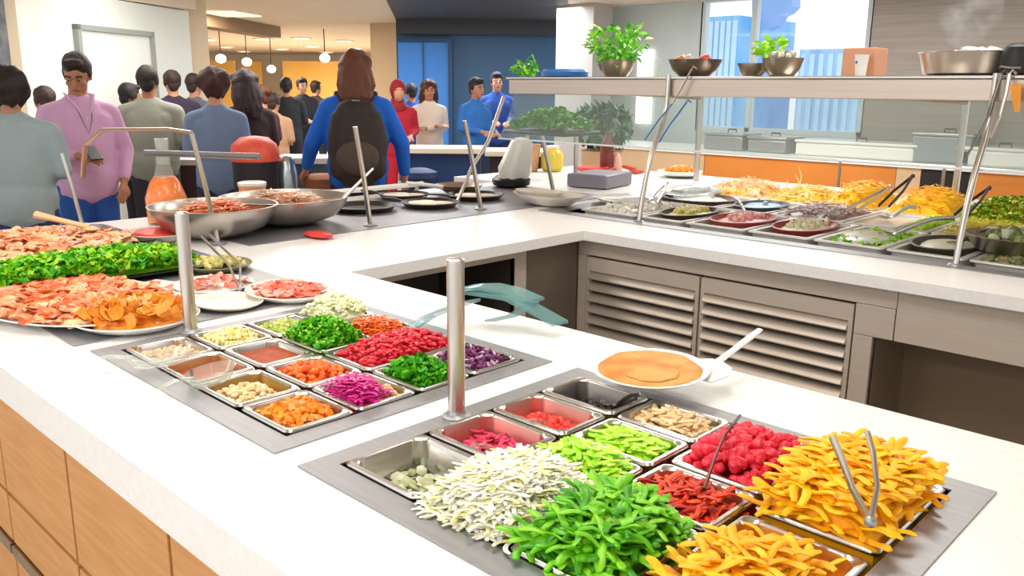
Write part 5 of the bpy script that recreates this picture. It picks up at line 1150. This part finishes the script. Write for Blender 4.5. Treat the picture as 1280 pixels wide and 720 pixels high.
    for s, el, wr_ in P_:
        shd = v(s*sw, .01, 1.39); e_ = v(*el); w_ = v(*wr_); e_.x *= bulk*.97
        cap(sm, shd, e_, .062*B, .05*B)
        if sleeves == 'long': cap(sm, e_, e_.lerp(w_,.86), .05*B, .037*B)
        if sleeves == 'pushed': cap(sm, e_, e_.lerp(w_,.35), .052*B, .043*B)
    if skirt: 
        pass
    sh = bake(sm, 'shirt', mat('cloth_'+shirt, shirt, .85, c2=shirt, scale=10, bump=.5, bscale=14), .013*S, 3, t_)
    tm = MB()
    for s in (-1,1):
        cap(tm, v(s*.085,0,.93), v(s*.10,-.01,.50), .10*B, .072*B); cap(tm, v(s*.10,-.01,.50), v(s*.10,.02,.13), .072*B, .058*B)
    cap(tm, v(-.06,0,.96), v(.06,0,.96), .112*B, .112*B)
    bake(tm, 'trousers', mat('cloth_'+trouser, trouser, .85, c2=trouser, scale=10, bump=.3), .015*S, 2, t_)
    for s in (-1,1):
        f_ = MB(); f_.ell((s*.107*S,-.045*S,.045*S),(.047*S,.13*S,.045*S),14,8); f_.build('shoe', mat('shoe_'+shoes, shoes, .6), t_)
    # hair
    hm = MB(); H_ = HM(hair)
    if style != 'scarf':
        hm.ell((0,.026*k,.048*k),(.085*k,.098*k,.092*k),22,14,.12,hr)
        for s in (-1,1): hm.ell((s*.07*k,.02*k,.015*k),(.016*k,.045*k,.045*k),10,8,.1,hr)
        hm.ell((0,.075*k,-.01*k),(.06*k,.04*k,.07*k),14,10,.1,hr); hm.ell((0,-.05*k,.092*k),(.06*k,.045*k,.03*k),14,8,.15,hr)
    if style == 'long':
        hm.ell((0,.03*k,.045*k),(.1*k,.105*k,.1*k),22,14,.35,hr); hm.ell((0,.05*k,-.04*k),(.088*k,.07*k,.08*k),20,12,.5,hr)
        for j_ in range(16):
            aa = -.5 + j_/15*(PI+1.0); x_, y_ = .085*math.cos(aa), .03+.075*max(-.2, math.sin(aa)); L1 = 1.36+.03*math.sin(j_*2.3)
            hm.tube([v(x_*.7,y_*.8,1.70), v(x_*1.05,y_,1.62), v(x_*1.15+.012*math.sin(j_*3),y_+.02,1.54), v(x_*.95-.012*math.sin(j_*3),y_+.035,1.46), v(x_*.9+.01*math.cos(j_*5),y_+.035,L1+.04)], [.02*S,.03*S,.031*S,.03*S,.014*S], n=8)
        for i_, (a_, b_, r1_, r2_) in enumerate(((v(0,.06,1.64), v(0,.08,1.40), .06,.05), (v(-.06,.05,1.64), v(-.075,.07,1.36), .045,.045), (v(.06,.05,1.64), v(.075,.07,1.33), .045,.05), (v(0,.05,1.68), v(0,.06,1.58), .07,.07))): cap(hm, a_, b_, r1_*S, r2_*S)
    if style == 'bun': hm.ell((0,.12*k,.06*k),(.045*k,.045*k,.045*k),12,8,.1,hr)
    if style == 'bushy': hm.ell((0,.03*k,.03*k),(.118*k,.115*k,.118*k),22,14,.3,hr)
    if style == 'scarf':
        hm.ell((0,.02*k,.025*k),(.098*k,.105*k,.125*k),20,14,.05,hr); cap(hm, v(0,.03,1.52), v(0,.0,1.44), .085*S, .11*S)
        bake(hm, 'headscarf', mat('scarf_'+hair, hair, .8), .011*S, 2, t_)
        fc = MB().ell((0,-.062*k,-.022*k),(.062*k,.05*k,.082*k),16,10,0,hr); fc.build('face', sk, body)
    elif style != 'none': bake(hm, 'hair', H_, .0085*S, 1, t_)
    return t_, S, hr, v

# the man in pink looking at his phone
t_, S, hr, v = person(92, 67, 5.25, 18, 'person in a pink lilac shirt with an open collar looking down at a phone', 'd2a6cc', '2a56a8', 'b07c5e', '241a18', arms='pocket', voxel=.0065, bulk=1.04, look=-32, nod=22)
MB().box((-.035,-.27,1.125),(.035,-.255,1.14)).build('placeholder', M['blkp'], t_) if False else None
ph = MB().box((-.036,-.075,-.005),(.036,.075,.005), Matrix.Translation(v(-.06,-.335,1.165)) @ Matrix.Rotation(.5,4,'X')).build('phone', M['blkp'], bevel=.003)
ph.matrix_world = t_.matrix_world.copy(); ph.location = t_.location; ph.rotation_euler = t_.rotation_euler; tag(ph, 'black phone held low by the person in pink', 'phone')
cl = MB(); 
for s in (-1,1): cl.tube([v(s*.012,-.098,1.36), v(s*.045,-.085,1.44), v(s*.075,-.03,1.50), v(s*.06,.05,1.51)], [.012*S,.018*S,.02*S,.018*S], n=8, flat=.4)
cl.build('collar', mat('cloth_d9b6d6','d9b6d6',.8), t_)
cl = MB().tube([v(.0,-.112,1.38), v(0,-.122,1.25), v(0,-.122,1.1)], .006*S, n=6, flat=.4); cl.build('placket', mat('cloth_d9b6d6','d9b6d6',.8), t_)
cl = MB().tube([v(-.055,-.06,1.47), v(-.03,-.12,1.36), v(0,-.125,1.27), v(.03,-.12,1.36), v(.055,-.06,1.47)], .003*S, n=6); cl.build('lanyard', mat('lanyard_grey','7a7880',.6), t_)
# left neighbour, back turned, grey-blue shirt
person(8, 86, 4.6, 160, 'person in a grey-blue shirt with bushy dark hair, back turned, at the left edge', '8fa0a4', '27345a', 'a87858', '1d1512', 'bushy', 'hold', bulk=1.12)
person(54, 108, 6.4, 200, 'person in a pale blue top mostly hidden between grey-blue shirt and pink shirt', '9ab0b8', '27345a', 'c09070', '3a2a22', 'short', 'down')
# woman with backpack
t_, S, hr, v = person(443, 64, 5.75, 180, 'person with long wavy brown hair, blue sweater and dark backpack, back turned', '1560c8', '241e22', 'c08a68', '5e3320', 'long', 'reach', voxel=.0075, bulk=1.15, fem=True, sleeves='long')
bp = thing('backpack', 'dark brown-black backpack with pockets worn over the blue sweater', 'backpack', t_.location.copy(), t_.rotation_euler.z)
bpm = mat('backpack_cloth','2b2422',.8,c2='352c28',scale=12,bump=.4)
mb = MB(); mb.ell((0,.20*S,1.16*S),(.195*S,.12*S,.30*S),24,16,.08); cap(mb, v(-.10,.2,1.0), v(-.09,.2,1.32), .09*S, .08*S); cap(mb, v(.10,.2,1.0), v(.09,.2,1.32), .09*S, .08*S); cap(mb, v(-.07,.2,1.02), v(.07,.2,1.02), .1*S, .1*S); cap(mb, v(-.06,.19,1.36), v(.06,.19,1.36), .085*S, .085*S)
bake(mb, 'bag_body', bpm, .012, 2, bp)
mb = MB(); mb.ell((0,.295*S,1.08*S),(.14*S,.05*S,.12*S),18,12,.05); mb.build('front_pocket', mat('backpack_pocket','4a3e36',.8), bp)
MB().tube([v(-.12,.285,1.20), v(0,.325,1.215), v(.12,.285,1.20)], .006*S, n=6, flat=.5).build('zip', mat('zip_grey','6a625e',.4,.5), bp)
for s in (-1,1): MB().tube([v(s*.09,.13,1.43), v(s*.12,.04,1.495), v(s*.13,-.07,1.44), v(s*.13,-.13,1.30), v(s*.15,-.08,1.12), v(s*.15,.09,1.03)], [.014*S,.022*S,.024*S,.022*S,.014*S,.012*S], n=8, flat=.3).build('strap', bpm, bp)
MB().tube([v(-.03,.22,1.44), v(0,.255,1.44), v(.03,.22,1.44)], .008*S, n=6).build('grab_handle', mat('zip_grey','6a625e',.4,.5), bp)

crowd = [
 (183, 82, 6.6, 170, 'person in a grey-green shirt with dark short hair right of the pink shirt, back turned', '8a8c80', '30303a', 'a87050', '1f1512', 'short', 'hold', 1.1),
 (160, 104, 7.3, 120, 'person in dark clothes seen between the pink and grey-green shirts', '3a3440', '22222a', '9a6a50', '18110f', 'short', 'hold', 1.),
 (214, 88, 8.3, 190, 'person in a dark plum jacket with short hair in front of the white wall', '2c2438', '22222c', 'c08a6c', '2c1c16', 'short', 'hold', 1.1),
 (241, 92, 9.0, 150, 'person in a grey top just left of the steel-blue shirt', '5a5a68', '282838', 'b88468', '2a1c18', 'short', 'hold', 1.),
 (266, 86, 6.0, 175, 'person in a steel-blue shirt with dark red-brown hair, back turned', '6f86a4', '28304a', 'c89474', '3a1e1a', 'bushy', 'hold', .95),
 (304, 88, 6.6, 200, 'person in a black and maroon top with long dark hair left of the dark bin', '2c1a1e', '1e1c22', 'b87c60', '2a1818', 'long', 'hold', 1.),
 (326, 106, 8.4, 230, 'person with a red-brown ponytail in a dark top', '4a2c30', '22202a', 'c08668', '5a3020', 'bun', 'hold', 1.),
 (341, 116, 9.2, 160, 'small distant person in a tan top left of the two dark coats', 'c09878', '30303a', 'c89070', '3a2a20', 'short', 'hold', 1.),
 (357, 97, 11.0, 180, 'distant person in a black coat, left one of the pair by the ochre wall', '26262c', '202028', 'b88060', '1c1614', 'short', 'hold', 1.05),
 (377, 97, 12.6, 20, 'distant person in a black coat, right one of the pair by the ochre wall', '2c2a30', '202028', 'c8987c', '1c1614', 'short', 'hold', 1.05),
 (394, 101, 14, 140, 'distant person in a dark coat nearest the long brown hair', '3a2a28', '22222a', 'c08a6a', '241a16', 'short', 'down', 1.),
 (497, 101, 9.3, 10, 'person in a red headscarf and red clothing right of the backpack', 'a81c2c', 'b01828', 'c08a6c', '8a1a26', 'scarf', 'hold', .95),
 (514, 104, 11.0, 200, 'person in a royal blue top behind the red headscarf', '2048a0', '1c2c58', 'b07c60', '1c1820', 'short', 'hold', .95),
 (536, 100, 9.9, 5, 'person in a cream sweater with long dark hair and folded arms', 'e4d6c4', '24406c', 'b88060', '4c2820', 'long', 'fold', .95),
 (595, 97, 9.6, 40, 'person in a blue shirt with dark hair facing left by the navy wall', '2c6cb8', '203050', 'b07a64', '181418', 'short', 'hold', 1.),
 (621, 90, 11.0, 10, 'person in a dark blue shirt beside the left end of the guard shelf', '284c9a', '203050', 'c89078', '1a1620', 'short', 'hold', 1.),
]
for (px, py, dep, fc, lab, shc, tc_, sk_, ha, sty, ar, bl) in crowd:
    person(px, py, dep, fc, lab, shc, tc_, sk_, ha, sty, ar, voxel=.012, bulk=bl)

# ------------------------------------------------------------------ furniture beyond the back counter
c_ = sat(311, 5.75)
t = thing('lidded_bin', 'black round bin with a domed salmon-red lid behind the woks', 'bin', (c_.x, c_.y, 0))
MB().lathe([(.12,0),(.13,.02),(.15,1.05),(.155,1.09),(.01,1.09)], 32).build('bin_body', mat('bin_black','26222c',.6), t)
MB().lathe([(.155,1.06),(.162,1.10),(.145,1.17),(.09,1.215),(.02,1.225)], 32).build('lid', fm('bin_lid','e0523c','e86048',.5), t)
def table(c, w, d, h, label, topm, bodym, rz, nm='service_table'):
    t_ = thing(nm, label, 'table', c, rz); MB().box((-w/2,-d/2,h-.05),(w/2,d/2,h)).build('tabletop', topm, t_, smooth=False, bevel=.006)
    MB().box((-w/2+.04,-d/2+.04,0),(w/2-.04,d/2-.04,h-.05)).build('base', bodym, t_, smooth=False)
    return t_
wr_ang = base_ang = math.atan2(.6946, .7195)
c_ = sat(554, 8.2); table((c_.x, c_.y, 0), .74, .5, 1.0, 'cream topped navy service cabinet in front of the folded arms', mat('cream_top','d8ccb4',.5), mat('navy_base','1e3a66',.5), wr_ang, 'service_cabinet')
c_ = sat(646, 8.2); table((c_.x, c_.y, 0), .62, .5, .98, 'dark maroon service cabinet left of the wooden bucket', mat('cream_top','d8ccb4',.5), mat('maroon_base','2c2024',.6), wr_ang, 'service_cabinet')
c_ = sat(378, 7.2); table((c_.x, c_.y, 0), .5, .4, .98, 'pale topped table with dishes left of the backpack', mat('pale_top','cfc8bc',.5), mat('teal_base','3c545c',.6), wr_ang)
c_ = sat(226, 7.2); table((c_.x, c_.y, 0), .34, .4, .96, 'pale topped counter between grey-green and steel-blue shirts', mat('pale_top','cfc8bc',.5), mat('brown_base','4a3430',.6), wr_ang)
c_ = sat(395, 6.2); lat('brown_sack', [(.10,0),(.13,.02),(.15,.6),(.12,.9),(.08,.93),(.02,.931)], mat('sack','8c5430',.8), (c_.x, c_.y, 0), 'brown upright sack left of the blue sleeve', 'sack')
c_ = sat(350, 5.9); lat('steel_urn', [(.07,0),(.08,.02),(.075,.95),(.06,1.04),(.04,1.08),(.02,1.09)], mat('urn_steel','b8c8cc',.25,.8), (c_.x, c_.y, 0), 'tall pale steel drinks urn between the black bin and the blue sleeve', 'urn')
c_ = sat(8, 6.0); t = thing('wooden_cupboard', 'golden wood cupboard with pale top at the left edge behind the counter', 'cupboard', (c_.x-.0, c_.y, 0), wr_ang)
MB().box((-.35,-.2,0),(.05,.2,.93)).build('body', mat('golden_wood','b8843c',.5), t, smooth=False); MB().box((-.37,-.22,.93),(.07,.22,.965)).build('top', M['white'], t, smooth=False)
c_ = sat(520, 7.6); t = thing('rubbish_bin', 'navy blue bin below the red clothing', 'bin', (c_.x, c_.y, 0))
MB().lathe([(.13,0),(.14,.02),(.165,.74),(.17,.78),(.01,.79)], 28).build('bin_body', mat('bin_navy','163058',.5), t); MB().lathe([(.175,.77),(.165,.82),(.07,.85),(.01,.855)], 28).build('lid', mat('bin_navy2','142c58',.5), t)

# faint steam over the steel basin
def steam(c, r_, dens, label):
    m = bpy.data.materials.new('steam_vapour'); m.use_nodes = True; nt = m.node_tree; nt.nodes.clear()
    o = nt.nodes.new('ShaderNodeOutputMaterial'); vs = nt.nodes.new('ShaderNodeVolumePrincipled'); vs.inputs['Color'].default_value = (1,1,1,1)
    tc = nt.nodes.new('ShaderNodeTexCoord'); nz = nt.nodes.new('ShaderNodeTexNoise'); nz.inputs['Scale'].default_value = 11
    mp = nt.nodes.new('ShaderNodeMapRange'); mp.inputs[1].default_value = .48; mp.inputs[2].default_value = .75; mp.inputs[4].default_value = dens
    nt.links.new(tc.outputs['Object'], nz.inputs['Vector']); nt.links.new(nz.outputs['Fac'], mp.inputs[0]); nt.links.new(mp.outputs[0], vs.inputs['Density']); nt.links.new(vs.outputs[0], o.inputs['Volume'])
    ob = MB().ell((0,0,0), r_, 20, 12).build('steam', m); ob.location = c; tag(ob, label, 'steam', None, 'stuff')
steam((xm-.03, ym, SH+.27), (.13,.08,.16), 4.5, 'faint white steam rising from the large steel basin')

# ------------------------------------------------------------------ lights
def area(name, loc_, size, power, col=(1,1,1), rot=(0,0,0), sy=None):
    l = bpy.data.lights.new(name, 'AREA'); l.energy = power; l.color = col; l.shape = 'RECTANGLE'; l.size = size; l.size_y = sy or size
    o = bpy.data.objects.new(name, l); COL.objects.link(o); o.location = loc_; o.rotation_euler = rot; return o
for i, (x, y, p) in enumerate(((-.9,.9,9),(-2.3,1.0,9),(-3.6,1.4,13),(-1.2,4.0,20),(-2.8,4.2,20),(.6,2.4,10),(-1.4,1.4,14),(-.4,-1.4,32),(-2.4,-1.4,32))):  # the last two, over the near aisle, are added fill for the cabinets
    area('ceiling_light_source', (x, y, CEIL-.02), .7, p, (1,.97,.93))
for (px, dep, p, c_) in ((120,6.4,22,(1,.95,.9)),(300,7.5,50,(1,.93,.86)),(430,7.5,50,(1,.95,.9)),(540,11.5,80,(.85,.92,1)),(640,11.5,60,(.85,.92,1)),(300,13,150,(1,.88,.7)),(330,22,420,(1,.86,.68)),(420,24,420,(1,.86,.68)),(395,19,170,(1,.9,.76)),(820,8.0,45,(1,1,1)),(1000,7.0,45,(1,1,1)),(200,8.4,14,(1,1,.97))):
    q_ = sat(px, dep); area('room_light_source', (q_.x, q_.y, CEIL-.04), 1.2, p, c_)
w = bpy.data.worlds.new('world'); SC.world = w; w.use_nodes = True
bgn = w.node_tree.nodes['Background']; bgn.inputs[0].default_value = (.98,.985,1,1); bgn.inputs[1].default_value = 1.5

# ------------------------------------------------------------------ camera
cd = bpy.data.cameras.new('camera'); cam = bpy.data.objects.new('camera', cd); COL.objects.link(cam)
cd.sensor_width = 36; cd.lens = FPX/1280*36; cd.clip_start = .05; cd.clip_end = 200
R = Matrix(((CX.x, -CX.y, -CX.z), (CY.x, -CY.y, -CY.z), (CZ.x, -CZ.y, -CZ.z)))
cam.matrix_world = Matrix.Translation(EYE) @ R.to_4x4()
SC.camera = cam
SC.view_settings.view_transform = 'Standard'; SC.view_settings.look = 'None'; SC.view_settings.exposure = 0; SC.view_settings.gamma = 1; SC.view_settings.use_curve_mapping = False
